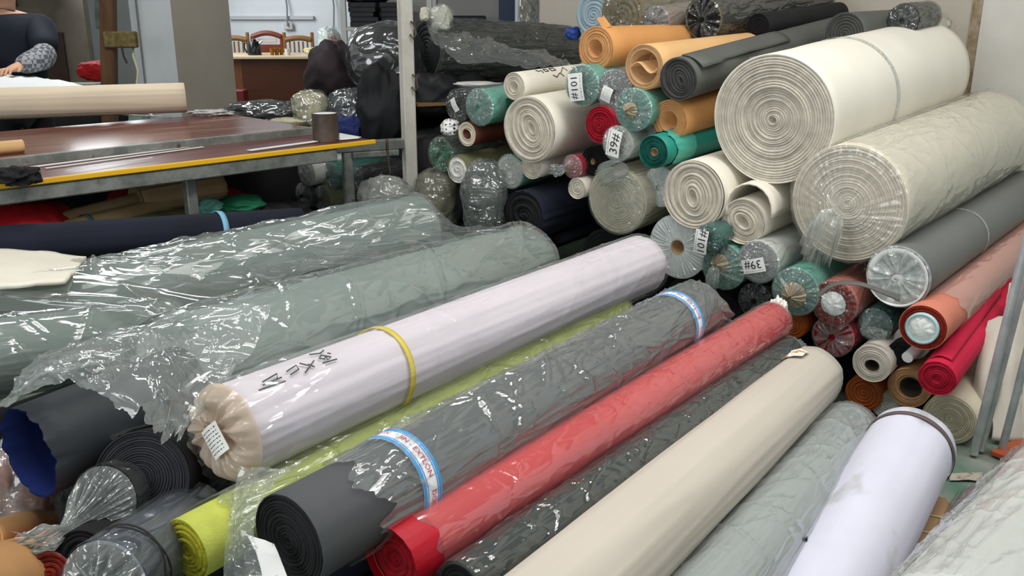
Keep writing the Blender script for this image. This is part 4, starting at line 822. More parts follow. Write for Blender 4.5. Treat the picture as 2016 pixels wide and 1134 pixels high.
MB().box((-.012, tw/2, TZ-.03), (.03, tw, .04), bev=.003).build('steel_border', GALV, tab)
inv = tabx.transposed()
def tloc(p): return inv @ (Vector(p)-Vector((fr_.x, fr_.y, 0)))
y0 = tloc(at_z(360, 321, .774)).y; xr = tloc(at_z(720, 273, .774)).x
LEDGE = worn('ledge_board', (84, 38, 40), (112, 62, 56), 4, (.4, .6), .35, .05, (.5, 3, 1))
MB().box(((xr-tl_)/2, y0/2, .766), (tl_+xr, abs(y0), .016), bev=.002).build('front_ledge', LEDGE, tab)
YEL = plain('yellow_edge', (226, 176, 30), .45)
MB().box(((xr-tl_)/2, y0+.004, .768), (tl_+xr, .018, .02), bev=.003).build('yellow_edging', YEL, tab, False, label='bright yellow edging strip')
MB().box((-tl_/2-.12, y0+.03, .728), (tl_-.05, .05, .055), bev=.005).build('frame_rail', GALV, tab)
MB().box((-tl_/2, tw-.06, .74), (tl_, .05, .05), bev=.005).build('frame_rail', GALV, tab)
for (x, y) in ((-.80, y0+.10), (-2.6, y0+.03), (-.2, tw-.06), (-2.6, tw-.06)):
    MB().box((x, y, .35), (.045, .045, .70), bev=.005).build('leg', GALV, tab)
# steel post and arm
ps = at(806, 290, 4.62)
post = thing('steel_post', 'rusty white-painted steel post with an arm towards the work table', 'post', (ps.x, ps.y, 0))
POSTM = worn('white_painted_steel', (208, 206, 196), (188, 184, 172), 6, (.4, .6), .5, .1, c3=(120, 84, 52), scale3=7, thr3=(.66, .74), stretch=(1, 1, .5))
mz = Matrix.Rotation(math.radians(28), 3, 'Z')
MB().box((0, 0, 1.5), (.062, .062, 3.0), mz, .006).build('upright', POSTM, post)
ar0 = at(640, 292, 4.45)-Vector((ps.x, ps.y, 0)); ar1 = Vector((-.03, 0, ar0.z))
d0 = (ar1-ar0); rm = Matrix.Rotation(math.atan2(d0.y, d0.x), 3, 'Z')
MB().box((ar0+ar1)/2, (d0.length, .05, .05), rm, .005).build('arm', GALV, post)
MB().box((ar0+ar1)/2-Vector((-.05, 0, .04)), (d0.length*.6, .03, .03), rm, .004).build('arm_brace', GALV, post)
l0 = ar0.lerp(ar1, .27); MB().box((l0.x, l0.y, (l0.z-.025)/2), (.05, .04, l0.z-.025), rm, .005).build('prop_leg', GALV, post)
RUST = worn('rusty_hook', (110, 96, 84), (80, 60, 44), 20, (.4, .6), .6, .3, metal=.5)
hk = ar0.lerp(ar1, .8); MB().tube([hk+Vector((0, -.03, .03)), hk+Vector((0, -.04, -.02)), hk+Vector((.005, -.04, -.10)), hk+Vector((.01, -.035, -.14))], .006, 8).build('hook', RUST, post)
for z in (1.29, 1.04): MB().tube([(.03, -.03, z), (.05, -.04, z-.02), (.055, -.04, z-.06), (.04, -.04, z-.08), (.025, -.03, z-.06)], .005, 8).build('hook', RUST, post)
# things on the table
p0, p1 = at(-60, 204, 4.42), at(364, 193, 4.78); p0.z = p1.z = .905
wrl = roll('paper_roll', 'long beige cloth roll lying on the work table', p0, p1-p0, .083, (p1-p0).length, cloth('pale_beige_cloth', (212, 196, 172), .8, .05, 4, .2), emat=BEIGE_E, layers=6, seed=301, nth=72, nx=24, fold=.03, flat=.9)
sheet('cloth_sheet', 'white cloth sheet spread over the beige roll on the table', 'cloth', [[at(-80, 150, 4.95), at(10, 150, 4.98), at(90, 158, 5.0), at(170, 172, 5.0)], [at(-80, 158, 4.7), at(10, 158, 4.72), at(85, 163, 4.78), at(165, 174, 4.9)], [at(-80, 185, 4.40), at(10, 183, 4.45), at(80, 178, 4.62), at(160, 176, 4.84)]], cloth('white_sheet', (226, 230, 232), .8, .03, 4), .004, nu=30, nv=14, amp=.01)
q0, q1 = at(-70, 305, 3.52), at(46, 298, 3.66); q0.z = q1.z = TZ+.026
roll('paper_roll', 'short tan paper roll near the front of the work table', q0, q1-q0, .025, (q1-q0).length, TAN2, emat=TAN2_E, layers=3, seed=302)
c0 = at_z(642, 277, .775); can = thing('cardboard_tube', 'dark brown cylinder standing on the table corner', 'tube', c0)
MB().lathe([(.0, 0), (.058, 0), (.058, .125), (.054, .125), (.052, .05), (0, .05)], 32).build('tube_wall', worn('dark_tube', (64, 52, 44), (86, 72, 62), 8, (.4, .6), .5), can, True)
MB().lathe([(0, .119), (.0535, .119), (.0535, .123), (0, .123)], 32).build('paper_disc', plain('white_disc', (232, 232, 230), .6), can)
WSTR = plain('white_strips', (226, 226, 222), .6)
for i, pts in enumerate(([(228, 195), (262, 214), (302, 228)], [(240, 198), (280, 216), (300, 226)], [(232, 225), (285, 228), (338, 230)], [(225, 196), (262, 226)])):
    m = MB(); m.tube([at_z(x, y, TZ+.006+(.05 if k == 0 and i != 2 else 0)) for k, (x, y) in enumerate(pts)], .0035, 6); o = m.build('white_strip', WSTR)
    tag(o, 'thin white strip trailing from the beige roll onto the table', 'strip', 'white strips on the table')
for i, (x0, y0_, x1, y1, w) in enumerate(((60, 329, 494, 273, .026), (90, 331, 400, 289, .014), (490, 296, 622, 278, .03), (130, 336, 300, 310, .006))):
    a_, b_ = at_z(x0, y0_, .777+.002*i), at_z(x1, y1, .777+.002*i); dd = b_-a_; rm = Matrix.Rotation(math.atan2(dd.y, dd.x), 3, 'Z')
    o = MB().box((a_+b_)/2, (dd.length, w, .002), rm).build('paper_strip', WSTR); tag(o, 'white paper strip lying along the ledge behind the yellow edging', 'strip', 'paper strips on the ledge')
sheet('paper_sheet', 'white paper corner under the dark brown cylinder', 'paper', [[at_z(668, 262, .778), at_z(712, 270, .778)], [at_z(668, 276, .778), at_z(705, 273, .778)]], WSTR, .001, nu=6, nv=4, amp=.001)
blob('plastic_scraps', 'crumpled black plastic scraps on the table ledge', 'plastic', at_z(28, 347, .797), (.075, .05, .028), BLACK, 5, .5, fq=4)
blob('plastic_scraps', 'clear crumpled film lying at the far end of the table', 'plastic', at_z(415, 222, TZ+.012), (.10, .06, .014), cloth('shiny_scrap', (180, 176, 172), .3, .2, 20), 6, .5, fq=4)

# ------------------------------------------------------------------ under and around the table
GT = 'rolls under the work table'
def under(label, n, f_, R, mat, **k):
    a, b = at(*n), at(*f_); return roll('cloth_roll', label, a, b-a, R, (b-a).length, mat, group=GT, **k)
nv = under('navy cloth roll with a light blue tie in front of the work table', (-120, 492, 2.95), (590, 442, 3.75), .068, NAVY, emat=BLACK, layers=6, seed=311, nth=56, nx=20, fold=.02)
mesh('tie', *band_mesh(.0715, (at(590, 442, 3.75)-at(-120, 492, 2.95)).length-.34, .022, .003), plain('light_blue_tie', (120, 178, 206), .6), nv, True, 'light blue tie')
BEI = cloth('sand_bundle', (172, 146, 108), .8, .1, 6)
under('slim sand coloured roll tied with teal string, upper of the pair', (100, 438, 3.45), (300, 385, 3.95), .030, BEI, emat=BEI, layers=4, seed=312, fold=.04)
k2 = under('slim sand coloured roll tied with teal string, lower of the pair', (103, 458, 3.40), (330, 402, 3.95), .034, BEI, emat=BEI, layers=4, seed=313, fold=.04)
mesh('tie', *band_mesh(.037, .16, .016, .003), plain('teal_tie', (40, 118, 128), .6), k2)
under('bunched sand coloured cloth roll with gathered folds', (268, 395, 3.85), (432, 368, 4.15), .062, BEI, emat=BEI, layers=5, seed=314, fold=.12, nth=72)
under('olive brown roll lying under the sand coloured rolls', (150, 462, 3.55), (420, 425, 4.1), .05, OLIVE, emat=OLIVE, layers=4, seed=315)
DRED = cloth('dark_red_cloth', (150, 10, 22), .8, .15, 6)
blob('cloth_heap', 'dark red cloth heap under the left part of the table', 'cloth', at(25, 445, 3.45), (.20, .2, .12), DRED, 7, .25, fq=1.6)
blob('cloth_heap', 'dark red cloth heap behind the bunched sand coloured roll', 'cloth', at(350, 410, 4.35), (.34, .1, .14), DRED, 17, .25, fq=1.6)
blob('cloth_heap', 'green cloth piece folded under the table', 'cloth', at(470, 402, 4.0), (.11, .08, .035), cloth('emerald_cloth', (22, 96, 66), .7, .15, 6), 8, .25)
blob('cloth_heap', 'pale teal cloth scrap beside the green cloth piece', 'cloth', at(415, 408, 3.92), (.05, .05, .035), TEALM, 9, .35)
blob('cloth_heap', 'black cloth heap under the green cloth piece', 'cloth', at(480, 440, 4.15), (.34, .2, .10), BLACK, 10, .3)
blob('black_filler_bale', 'large black filler bale added to darken the space under the table', 'bale', (at(240, 400, 4.9).x, at(240, 400, 4.9).y, .36), (1.0, .28, .36), BLACK, 11, .12, 4, rz=math.radians(46), flat=-.98)  # added black mass standing in for the deep shade under the table
blob('black_filler_bale', 'wide black filler bale added to darken the right end under the table', 'bale', (at(560, 400, 5.35).x, at(560, 400, 5.35).y, .33), (.55, .25, .33), BLACK, 12, .12, 4, rz=math.radians(46), flat=-.98)  # second added mass, its black replaces the shade at this end
blob('black_filler_bale', 'black bale behind the leg of the steel arm', 'bale', (at(760, 330, 5.3).x, at(760, 330, 5.3).y, .34), (.42, .3, .36), BLACK, 13, .12, 4, flat=-.94)
for i, (x, y, h, mt, lb) in enumerate(((604, 340, 26, GREYW, 'pale roll end in film just under the table frame'), (648, 348, 28, DEEPT, 'dark green roll end in film beside the pale one under the table'), (634, 392, 26, OLIVE, 'olive roll end in film lying low under the table'), (598, 385, 24, NAVY, 'navy roll end in film lying low under the table'), (700, 352, 24, BLACK, 'black roll end in film behind the prop leg'))):
    roll('cloth_roll', lb, at(x, y, 4.75+.02*i), UP_, h*4.75/FOC, .7, mt, emat=mt, layers=5, seed=320+i, sleeve=slv(), cap=cap(mat=CLEAR2, amp=.012), group='film wrapped roll ends under the table')
blob('plastic_bag', 'grey crumpled plastic bag beside the steel post', 'plastic bag', at(762, 398, 4.35), (.12, .12, .10), cloth('grey_bag', (120, 120, 112), .5, .2, 8), 14, .3, wrap=CLEAR2)
blob('cloth_heap', 'brown kraft bag with film at the foot of the steel post', 'bag', at(862, 395, 4.3), (.10, .10, .14), cloth('olive_bag', (110, 104, 84), .6, .2, 8), 15, .25, wrap=CLEAR)
blob('plastic_bag', 'dark crumpled plastic bag standing left of the navy cloth roll', 'plastic bag', at(955, 392, 3.98), (.09, .09, .15), cloth('smoke_bag', (72, 76, 74), .5, .2, 8), 16, .25, wrap=film('bag_streak_film', .16, gl=1.4, bump=.6))

# ------------------------------------------------------------------ black bales behind the post
BLK2 = cloth('black_satin', (24, 25, 28), .6, .3, 6, .4); PLUM = cloth('plum_black_cloth', (40, 30, 34), .7, .2, 6, .4)
STREAK = film('bale_film', .05, gl=1.5, rough=.12, bump=.35, scale=6)
GB = 'black wrapped bales'
def bale(label, px, py, d, r, mat=BLK2, wrap=None, z=None, **k):
    c = at(px, py, d)
    if z is not None: c.z = z
    return blob('fabric_bale', label, 'bale', c, r, mat, wrap=wrap, group=GB, **k)
bale('tall black bale standing on the floor behind the steel post', 760, 230, 5.35, (.30, .3, .42), z=.42, seed=21, p=3.5, amp=.1, flat=-.97)
bale('plastic wrapped black bale with pleated film, topmost of its pile', 762, 118, 5.15, (.21, .22, .19), wrap=STREAK, seed=22, amp=.1, fq=2.6)
bale('plum black cloth bundle leaning towards the desk', 655, 150, 5.25, (.15, .18, .19), PLUM, seed=23, amp=.2, rz=.5)
bale('black cloth hanging down over the bales behind the post', 752, 212, 4.86, (.13, .1, .20), seed=24, amp=.3, fq=1.8)
bale('black bale under the plum bundle, behind the table', 640, 235, 5.4, (.30, .22, .40), z=.40, seed=25, p=3.5, flat=-.97)
bale('wide black bale carrying the smoky plastic roll', 945, 200, 5.7, (.42, .3, .42), z=.42, seed=26, p=4, flat=-.97, rz=.4)
bale('black bale between smoky plastic roll and the stack', 880, 165, 5.3, (.24, .22, .20), seed=27, amp=.14, p=3)
bale('sagging black bale with a tan board beneath it', 856, 185, 5.05, (.14, .16, .12), seed=28, amp=.14, p=3)
bale('black bale standing right of the post under the tan board', 868, 260, 5.1, (.20, .2, .36), z=.36, seed=29, p=3.5, flat=-.97)
a, b = at(838, 98, 5.05), at(1110, 106, 5.6)
roll('fabric_bale', 'long dark grey roll in smoky plastic across the top of the bales', a, b-a, .155, (b-a).length, cloth('dark_olive_grey', (86, 86, 78), .7, .15, 6), cat='bale', emat=BLK2, layers=6, seed=331, nth=72, nx=30, fold=.04, sleeve=dict(nx=90, nth=110, amp=.05, mat=DARK_F, dirx=1.), farcap=dict(bulge=.06, pleats=9, amp=.03, kx=.09, mat=DARK_F), group=GB)
bd_ = at(865, 203, 4.95); tag(MB().box(bd_, (.28, .12, .016), Matrix.Rotation(.4, 3, 'Z')).build('tan_board', cloth('tan_board', (128, 98, 58), .7, .1, 8)), 'thin tan board between two black bales', 'board')
sheet('plastic_sheet', 'long shiny clear plastic sheet sliding off the smoky roll', 'plastic sheet', [
    [at(838, 42, 5.0), at(905, 72, 4.95), at(980, 88, 4.95), at(1070, 112, 4.95), at(1130, 135, 4.95)],
    [at(842, 62, 4.85), at(890, 100, 4.78), at(965, 116, 4.75), at(1060, 124, 4.75), at(1135, 140, 4.8)],
    [at(850, 80, 4.8), at(890, 125, 4.7), at(965, 138, 4.66), at(1050, 140, 4.66), at(1130, 150, 4.7)]],
    film('long_sheet_film', .16, gl=1.5, rough=.1, bump=.25, scale=5), nu=90, nv=40, amp=.03, seed=31, fq=4)
blob('plastic_bag', 'yellowish white twisted plastic bag on top of the smoky roll', 'plastic bag', at(868, 40, 4.98), (.055, .06, .07), cloth('cream_plastic', (206, 204, 188), .4, .08, 8), 32, .3, wrap=CLEAR2)
blob('plastic_bag', 'small white plastic twist beside the yellowish bag', 'plastic bag', at(836, 28, 4.95), (.025, .03, .035), cloth('cream_plastic', (0, 0, 0)), 33, .4)
blob('plastic_bag', 'clear plastic bag with cream contents behind the table corner', 'plastic bag', at(612, 214, 4.92), (.085, .08, .09), cloth('cream_contents', (170, 166, 140), .7, .25, 12), 34, .3, wrap=STREAK)
blob('plastic_bag', 'clear plastic bag with dark contents beside the black hanging cloth', 'plastic bag', at(690, 215, 4.95), (.10, .09, .10), cloth('dark_contents', (60, 66, 70), .6, .5, 12), 35, .3, wrap=STREAK)
blob('cloth_heap', 'blue cloth piece behind the dark brown cylinder', 'cloth', at(685, 252, 4.85), (.07, .05, .06), cloth('royal_blue_cloth', (28, 40, 92), .7, .2, 6), 36, .3)
blob('cloth_heap', 'black shiny cloth pile at the far side of the table', 'cloth', at(520, 222, 5.25), (.20, .12, .06), BLK2, 37, .3, wrap=STREAK)
blob('cloth_heap', 'cream cloth piece in front of the clear bag', 'cloth', at(575, 240, 4.9), (.10, .06, .022), cloth('cream_contents', (0, 0, 0)), 38, .25)
blob('cloth_heap', 'grey folded film on top of the dark blue roll', 'cloth', at(940, 166, 4.35), (.11, .05, .012), GREYW, 39, .3)
# ------------------------------------------------------------------ rolls lying on top of the stack, against the wall
def top(label, n, f_, R, mat, **k):
    a, b = at(*n), at(*f_); k.setdefault('seed', int(n[0])); return roll('cloth_roll', label, a, b-a, R, (b-a).length, mat, group='rolls on top of the stack', **k)
top('pale blue foam roll with clear spiral end', (1168, 30, 4.25), (1420, 20, 5.1), .10, LBLUE, emat=LBLUE, layers=6, groove=.02, jit=.006, squash=.85)
OLV = cloth('olive_brown_cloth', (112, 102, 80), .7, .25, 8)
top('olive brown roll in crumpled film behind the tan leather rolls', (1225, 30, 4.0), (1440, 0, 4.6), .115, OLV, emat=OLV, layers=5, sleeve=dict(nx=60, nth=90, amp=.07, mat=CLEAR), cap=cap(amp=.03, pleats=11))
top('taupe grey roll in film lying over the tan leather rolls', (1292, 42, 3.9), (1560, -5, 4.8), .062, cloth('taupe_cloth', (140, 126, 116), .7, .08, 6), emat=MAUVE, layers=5, sleeve=slv(amp=.03), cap=cap(amp=.02, pleats=12, mat=CLEAR2))
top('black roll end under olive film, on top of the stack', (1385, 38, 3.85), (1610, -4, 4.5), .085, OLV, emat=BLACK_E, layers=5, sleeve=dict(nx=60, nth=90, amp=.05, mat=DARK_F), cap=cap(amp=.03, pleats=12, mat=CLEAR))
top('matt black roll lying highest against the wall', (1492, 52, 3.85), (1650, 26, 4.45), .052, BLACK, emat=BLACK_E, layers=5)
top('black roll tucked under the matt black one', (1555, 72, 3.95), (1640, 58, 4.4), .04, BLACK, emat=BLACK_E, layers=5)
blob('plastic_bag', 'off-white crumpled plastic behind the huge off-white roll', 'plastic bag', at(1805, 52, 4.25), (.12, .10, .07), cloth('ivory_plastic', (186, 178, 160), .5, .12, 10), 41, .35, wrap=CLEAR2)
blob('cloth_heap', 'bright blue scrap beside the pale blue foam roll', 'cloth', at(1128, 66, 4.4), (.035, .03, .03), plain('cobalt_scrap', (30, 62, 140), .6), 42, .3)
# ------------------------------------------------------------------ far shelf
SHS = plain('shelf_steel', (176, 178, 176), .5, .3)
sA, sB = at(684, 40, 7.6), at(992, 40, 7.9); sx0, sx1, sy = sA.x, sB.x, 7.75
sh = thing('metal_shelf', 'grey metal shelf holding flat black boxes behind the bales', 'shelf', (0, 0, 0))
for x in (sx0, (sx0+sx1)/2+.05, sx1):
    for y in (sy, sy+.45): MB().box((x, y, 1.0), (.045, .045, 2.0), bev=.004).build('post', SHS, sh)
for z in (.35, 1.08, 1.19, 1.9): 
    if z != 1.08: MB().box(((sx0+sx1)/2, sy+.22, z), (sx1-sx0, .48, .03), bev=.004).build('shelf_board', SHS, sh)
MB().box(((sx0+sx1)/2, sy+.47, 1.0), (sx1-sx0, .012, 1.95)).build('back_panel', plain('shelf_back', (150, 150, 146), .7), sh)
BX = cloth('black_box_card', (36, 37, 40), .6, .2, 9); rnd = random.Random(4); zz = 1.2053
for lv in range(5):
    for k in range(2):
        w_ = rnd.uniform(.19, .23); o = MB().box((sx0+.15+k*.25+rnd.uniform(-.01, .01), sy+.2, zz+.02), (w_, .3, .038), Matrix.Rotation(rnd.uniform(-.05, .05), 3, 'Z'), .004).build('flat_box', BX)
        tag(o, 'flat black box in the pile on the metal shelf', 'box', 'flat black boxes on the shelf')
    zz += .0385
bp_ = at(700, 12, 7.75); blob('cloth_heap', 'crumpled black cloth on top of the flat boxes', 'cloth', (bp_.x+.12, sy+.2, zz+.03), (.16, .12, .035), BLK2, 43, .3)
o = MB().box((sx0+1.0, sy+.2, 1.25), (.30, .25, .085), bev=.01).build('flat_box', BX); tag(o, 'single flat black box at the shelf end away from the pile', 'box')
for (px, w_, mt, lb) in ((998, .13, plain('navy_panel', (28, 44, 78), .5), 'dark blue panel leaning beside the metal shelf'),):
    c = at(px, 40, 7.4); tag(MB().box((c.x, c.y, .75), (w_, .05, 1.5), bev=.005).build('panel_board', mt), lb, 'panel')
c = at(1035, 20, 6.9); roll('cloth_roll', 'brown roll in film standing upright beside the blue panel', (c.x, c.y, 0), (0.02, .0, 1), .075, 1.75, OLV, emat=OLV, layers=4, seed=351, sleeve=slv(mat=CLEAR2, amp=.05))
# ------------------------------------------------------------------ desk, chairs and crockery far behind
DW = cloth('desk_veneer', (74, 40, 24), .4, .15, 3, .05, 60, stretch=(.4, 1, 4)); DT = cloth('desk_top', (196, 176, 146), .5, .05, 4, .05)
dz = .78; dA, dB = at(452, 112, 12.0), at(700, 112, 12.0); dy = 11.9; dw = dB.x-dA.x
desk = thing('desk', 'dark brown wooden desk with pale top in front of the white wall', 'desk', ((dA.x+dB.x)/2, dy, 0))
MB().box((0, .4, dz-.02), (dw+.1, .95, .04), bev=.008).build('desk_top', DT, desk)
MB().box((.14, .02, .39), (dw-.28, .04, .70), bev=.004).build('front_panel', DW, desk)
MB().box((-dw/2+.02, .4, .38), (.04, .8, .74), bev=.004).build('side_panel', cloth('desk_side', (110, 66, 36), .45, .12, 3), desk)
MB().box((-dw/2+.15, .2, .40), (.26, .36, .70), bev=.006).build('drawer_unit', cloth('desk_side', (0, 0, 0)), desk)
MB().box((dw/2-.02, .4, .38), (.04, .8, .74), bev=.004).build('side_panel', DW, desk)
MB().box((.1, -.02, .06), (dw-.4, .1, .03)).build('foot_rail', DT, desk)
PINE = cloth('pine_wood', (128, 88, 40), .45, .12, 3, .05, 60, stretch=(1, 1, .2)); REDW = cloth('red_brown_wood', (112, 50, 36), .4, .12, 3, .05, 60)
def chair(label, px, red=False):
    c = at(px, 80, 12.9); t = thing('wooden_chair', label, 'chair', (c.x, 12.75, 0), Matrix.Rotation(math.pi, 3, 'Z'), None)
    m_ = REDW if red else PINE; hw = .20 if red else .19
    MB().box((0, 0, .45), (.42, .40, .035), bev=.01).build('seat', m_, t)
    for (x, y) in ((-hw, .17), (hw, .17)): MB().box((x, y, .225), (.04, .04, .45), bev=.005).build('leg', m_, t)
    for x in (-hw, hw): MB().box((x, -.18, .52), (.04, .04, 1.04 if not red else .96), bev=.006).build('rear_post', m_, t)
    if red:
        m = MB(); m.tube([(-.2+.4*i/10, -.18, .98+.05*math.sin(math.pi*i/10)) for i in range(11)], .035, 8); m.build('top_rail', m_, t, True)
        MB().box((0, -.18, .70), (.36, .02, .36), bev=.006).build('back_panel', m_, t)
        MB().box((0, -.20, .93), (.26, .012, .05), bev=.02).build('cutout', plain('pale_cutout', (200, 190, 180), .6), t)
    else:
        m = MB(); m.tube([(-.18+.36*i/8, -.18, .94+.025*math.sin(math.pi*i/8)) for i in range(9)], .035, 8); m.build('top_rail', m_, t, True)
        for k in range(5): MB().box((-.12+.06*k, -.18, .70), (.022, .016, .44), bev=.003).build('back_slat', m_, t)
    return t
chair('pine chair with slatted back beside the pillar', 478); chair('red-brown chair with solid rounded back between the pine chairs', 541, True); chair('pine chair with slatted back beside the red-brown chair', 601)
k0 = at(517, 108, 12.05); kt = thing('kettle', 'black electric kettle with steel sheen on the desk', 'kettle', (k0.x, 12.05, dz))
MB().lathe([(0, 0), (.085, 0), (.088, .02), (.08, .12), (.06, .17), (.03, .18), (0, .18)], 24).build('kettle_body', plain('black_gloss', (26, 30, 30), .12), kt, True)
MB().lathe([(0, .18), (.035, .18), (.03, .195), (.012, .2), (0, .215)], 16).build('lid', plain('black_gloss', (0, 0, 0)), kt, True)
MB().tube([(-.07, 0, .14), (-.12, 0, .15), (-.13, 0, .09), (-.10, 0, .03), (-.08, 0, .03)], .011, 8).build('handle', plain('black_plastic', (24, 24, 24), .4), kt, True)
MB().tube([(.05, 0, .13), (.09, 0, .16), (.105, 0, .175)], [.02, .014, .01], 8).build('spout', plain('steel_bright', (180, 180, 180), .2, 1.), kt, True)
AMB = plain('amber_glass', (140, 90, 20), .15)
for i, px in enumerate((551, 558, 565)):
    c = at(px, 108, 12.02); o = MB().lathe([(0, 0), (.024, 0), (.028, .09), (.025, .09), (.021, .01), (0, .01)], 14, (c.x, 12.0+.05*i, dz)).build('tea_glass', AMB, None, True); tag(o, 'amber tea glass on the desk beside the kettle', 'glass', 'amber glasses on the desk')
c = at(580, 106, 12.02); o = MB().lathe([(0, 0), (.03, 0), (.04, .08), (.036, .08), (.028, .008), (0, .008)], 14, (c.x, 12.02, dz)).build('paper_cup', plain('cup_white', (210, 206, 196), .5), None, True); tag(o, 'white paper cup right of the amber glasses', 'cup')
c = at(632, 104, 12.0); tr = thing('food_tray', 'white foam tray heaped with pale food on the desk', 'tray', (c.x, 12.0, dz))
MB().lathe([(0, .0), (.13, 0), (.16, .03), (.155, .03), (.125, .006), (0, .006)], 20).build('tray', plain('foam_white', (226, 226, 222), .5), tr, True)
mesh('food', *blob_mesh((.12, .09, .05), 6, .3), cloth('pale_food', (206, 190, 140), .7, .2, 20), tr).location = (0, 0, .045)
c = at(660, 75, 12.3); blob('plastic_bag', 'clear bag with red print standing on the desk end', 'plastic bag', (c.x, 12.3, dz+.16), (.13, .1, .17), worn('red_print_bag', (190, 200, 196), (190, 40, 44), 7, (.55, .6), .4), 44, .3, wrap=CLEAR2)
c = at(478, 175, 11.3); tag(MB().box((c.x, 11.3, .30), (.20, .2, .22), bev=.01).build('storage_box', plain('dark_red_box', (104, 22, 22), .5)), 'dark red box on the floor beside the desk', 'box')
tag(MB().box((c.x, 11.3, .095), (.26, .26, .19), bev=.01).build('storage_box', plain('black_box', (22, 22, 24), .5)), 'black box under the dark red box beside the desk', 'box')
# ------------------------------------------------------------------ wooden post and clutter behind the worker
OLDW = cloth('old_timber', (92, 66, 44), .8, .35, 4, .5, 60, stretch=(3, 3, .5)); 
t0 = at(222, 120, 7.0)
wp = thing('timber_post', 'old rough timber post with a short cross block', 'post', (t0.x, t0.y, 0))
tp = at(232, 0, 7.0)-Vector((t0.x, t0.y, 0)); tp.z = 2.8
MB().box((.02, 0, 1.4), (.10, .10, 2.8), Matrix.Rotation(.11, 3, 'Y'), .01).build('upright', OLDW, wp)
cb = at(238, 78, 6.92)-Vector((t0.x, t0.y, 0)); MB().box(cb, (.24, .08, .12), bev=.01).build('cross_block', cloth('sawn_block', (110, 96, 60), .9, .4, 30, 1.), wp)
MB().tube([cb+Vector((.02, -.05, -.05)), cb+Vector((.03, -.06, -.12)), cb+Vector((.05, -.06, -.17))], .008, 6).build('nail', plain('dark_nail', (40, 38, 36), .5), wp)
c = at(196, 30, 7.2); o = sheet('rag', 'grey rag hanging beside the timber post', 'cloth', [[at(188, 0, 7.2), at(200, 4, 7.2)], [at(187, 30, 7.2), at(204, 34, 7.2)], [at(190, 62, 7.2), at(206, 66, 7.2)]], cloth('grey_rag', (96, 100, 96), .9, .3, 12), .004, nu=10, nv=16, amp=.03, fq=9)
o = MB().tube([at(264, 70, 7.0), at(262, 110, 6.95), at(272, 140, 6.95), at(268, 175, 6.95)], .008, 6).build('cable', plain('cream_cable', (200, 190, 160), .5)); tag(o, 'cream cable hanging beside the white pillar', 'cable')
blob('tool_bundle', 'black bag hanging on the brown wall behind the worker', 'bag', at(134, 25, 10.4), (.12, .06, .20), BLACK, 51, .3)
blob('cloth_heap', 'bright red cloth heap behind the timber post', 'cloth', at(188, 140, 8.6), (.15, .15, .09), cloth('bright_red_cloth', (176, 24, 30), .8, .1, 6), 52, .25)
c = at(150, 150, 8.8); tag(MB().box((c.x, c.y, .33), (.42, .3, .66), bev=.02).build('storage_box', cloth('grey_box', (120, 118, 110), .7, .1, 5)), 'grey box behind the worker, black cloth below it', 'box')
blob('cloth_heap', 'black cloth pile on the floor behind the work table', 'cloth', (at(130, 165, 7.4).x, at(130, 165, 7.4).y, .36), (.40, .25, .37), BLACK, 53, .2, 3, flat=-.95)
tag(MB().box((at(188, 140, 8.6).x, at(188, 140, 8.6).y, .30), (.3, .3, .6), bev=.02).build('storage_box', plain('dark_brown_box', (58, 44, 38), .6)), 'dark brown box under the bright red cloth', 'box')

# ------------------------------------------------------------------ the worker behind the table
def skin_mesh(name, pts, edges, rad, mat, parent, root=0, sub=2, xr=None):
    me = bpy.data.meshes.new(name); me.from_pydata([tuple(p) for p in pts], edges, []); me.update()
    o = bpy.data.objects.new(name, me); COL.objects.link(o)
    if parent: o.parent = parent
    sk = o.modifiers.new('skin', 'SKIN'); sk.use_smooth_shade = True
    for i, r in enumerate(rad):
        d = me.skin_vertices[0].data[i]; d.radius = r if isinstance(r, tuple) else (r, r); d.use_root = (i == root)
    s = o.modifiers.new('sub', 'SUBSURF'); s.levels = sub; s.render_levels = sub
    me.materials.append(mat); return o
pc = at(14, 60, 5.2); fw = Vector((.50, -.866, 0)); lf = Vector((.866, .50, 0))
man = thing('person', 'person in dark navy jacket with plaid sleeves leaning a hand on the cloth roll', 'person', (pc.x, pc.y, 0))
def J(l, f, z): return lf*l+fw*f+Vector((0, 0, z))
B0 = Vector((pc.x, pc.y, 0))
sh_l, el_l, wr_l = at(84, 50, 5.15)-B0, at(90, 112, 5.02)-B0, at(34, 132, 4.86)-B0
kn = at(16, 138, 4.78)-B0
wr_r = J(-.12, .42, 1.02); SKIN = cloth('skin', (206, 160, 132), .55, .04, 6, .05)
P_ = [J(0, 0, .86), J(0, 0, 1.0), J(0, .01, 1.15), J(0, .01, 1.27), J(0, .03, 1.345), J(0, .055, 1.44), J(0, .05, 1.52), J(0, .045, 1.57),
      J(.09, 0, .80), J(.10, .03, .45), J(.10, 0, .08), J(.10, .12, .035), J(-.09, 0, .80), J(-.10, .03, .45), J(-.10, 0, .08), J(-.10, .12, .035),
      sh_l, el_l, wr_l, wr_l.lerp(kn, .55), J(-.18, .0, 1.27), J(-.24, .12, 1.04), wr_r, wr_r+fw*.05]
E_ = [(0, 1), (1, 2), (2, 3), (3, 4), (4, 5), (5, 6), (6, 7), (0, 8), (8, 9), (9, 10), (10, 11), (0, 12), (12, 13), (13, 14), (14, 15), (3, 16), (16, 17), (17, 18), (18, 19), (3, 20), (20, 21), (21, 22), (22, 23)]
R_l = [(.14, .11), (.13, .10), (.14, .10), (.10, .08), .05, .075, .082, .055, .08, .055, .04, .035, .08, .055, .04, .035, .055, .042, .026, (.034, .016), .055, .042, .026, (.034, .016)]
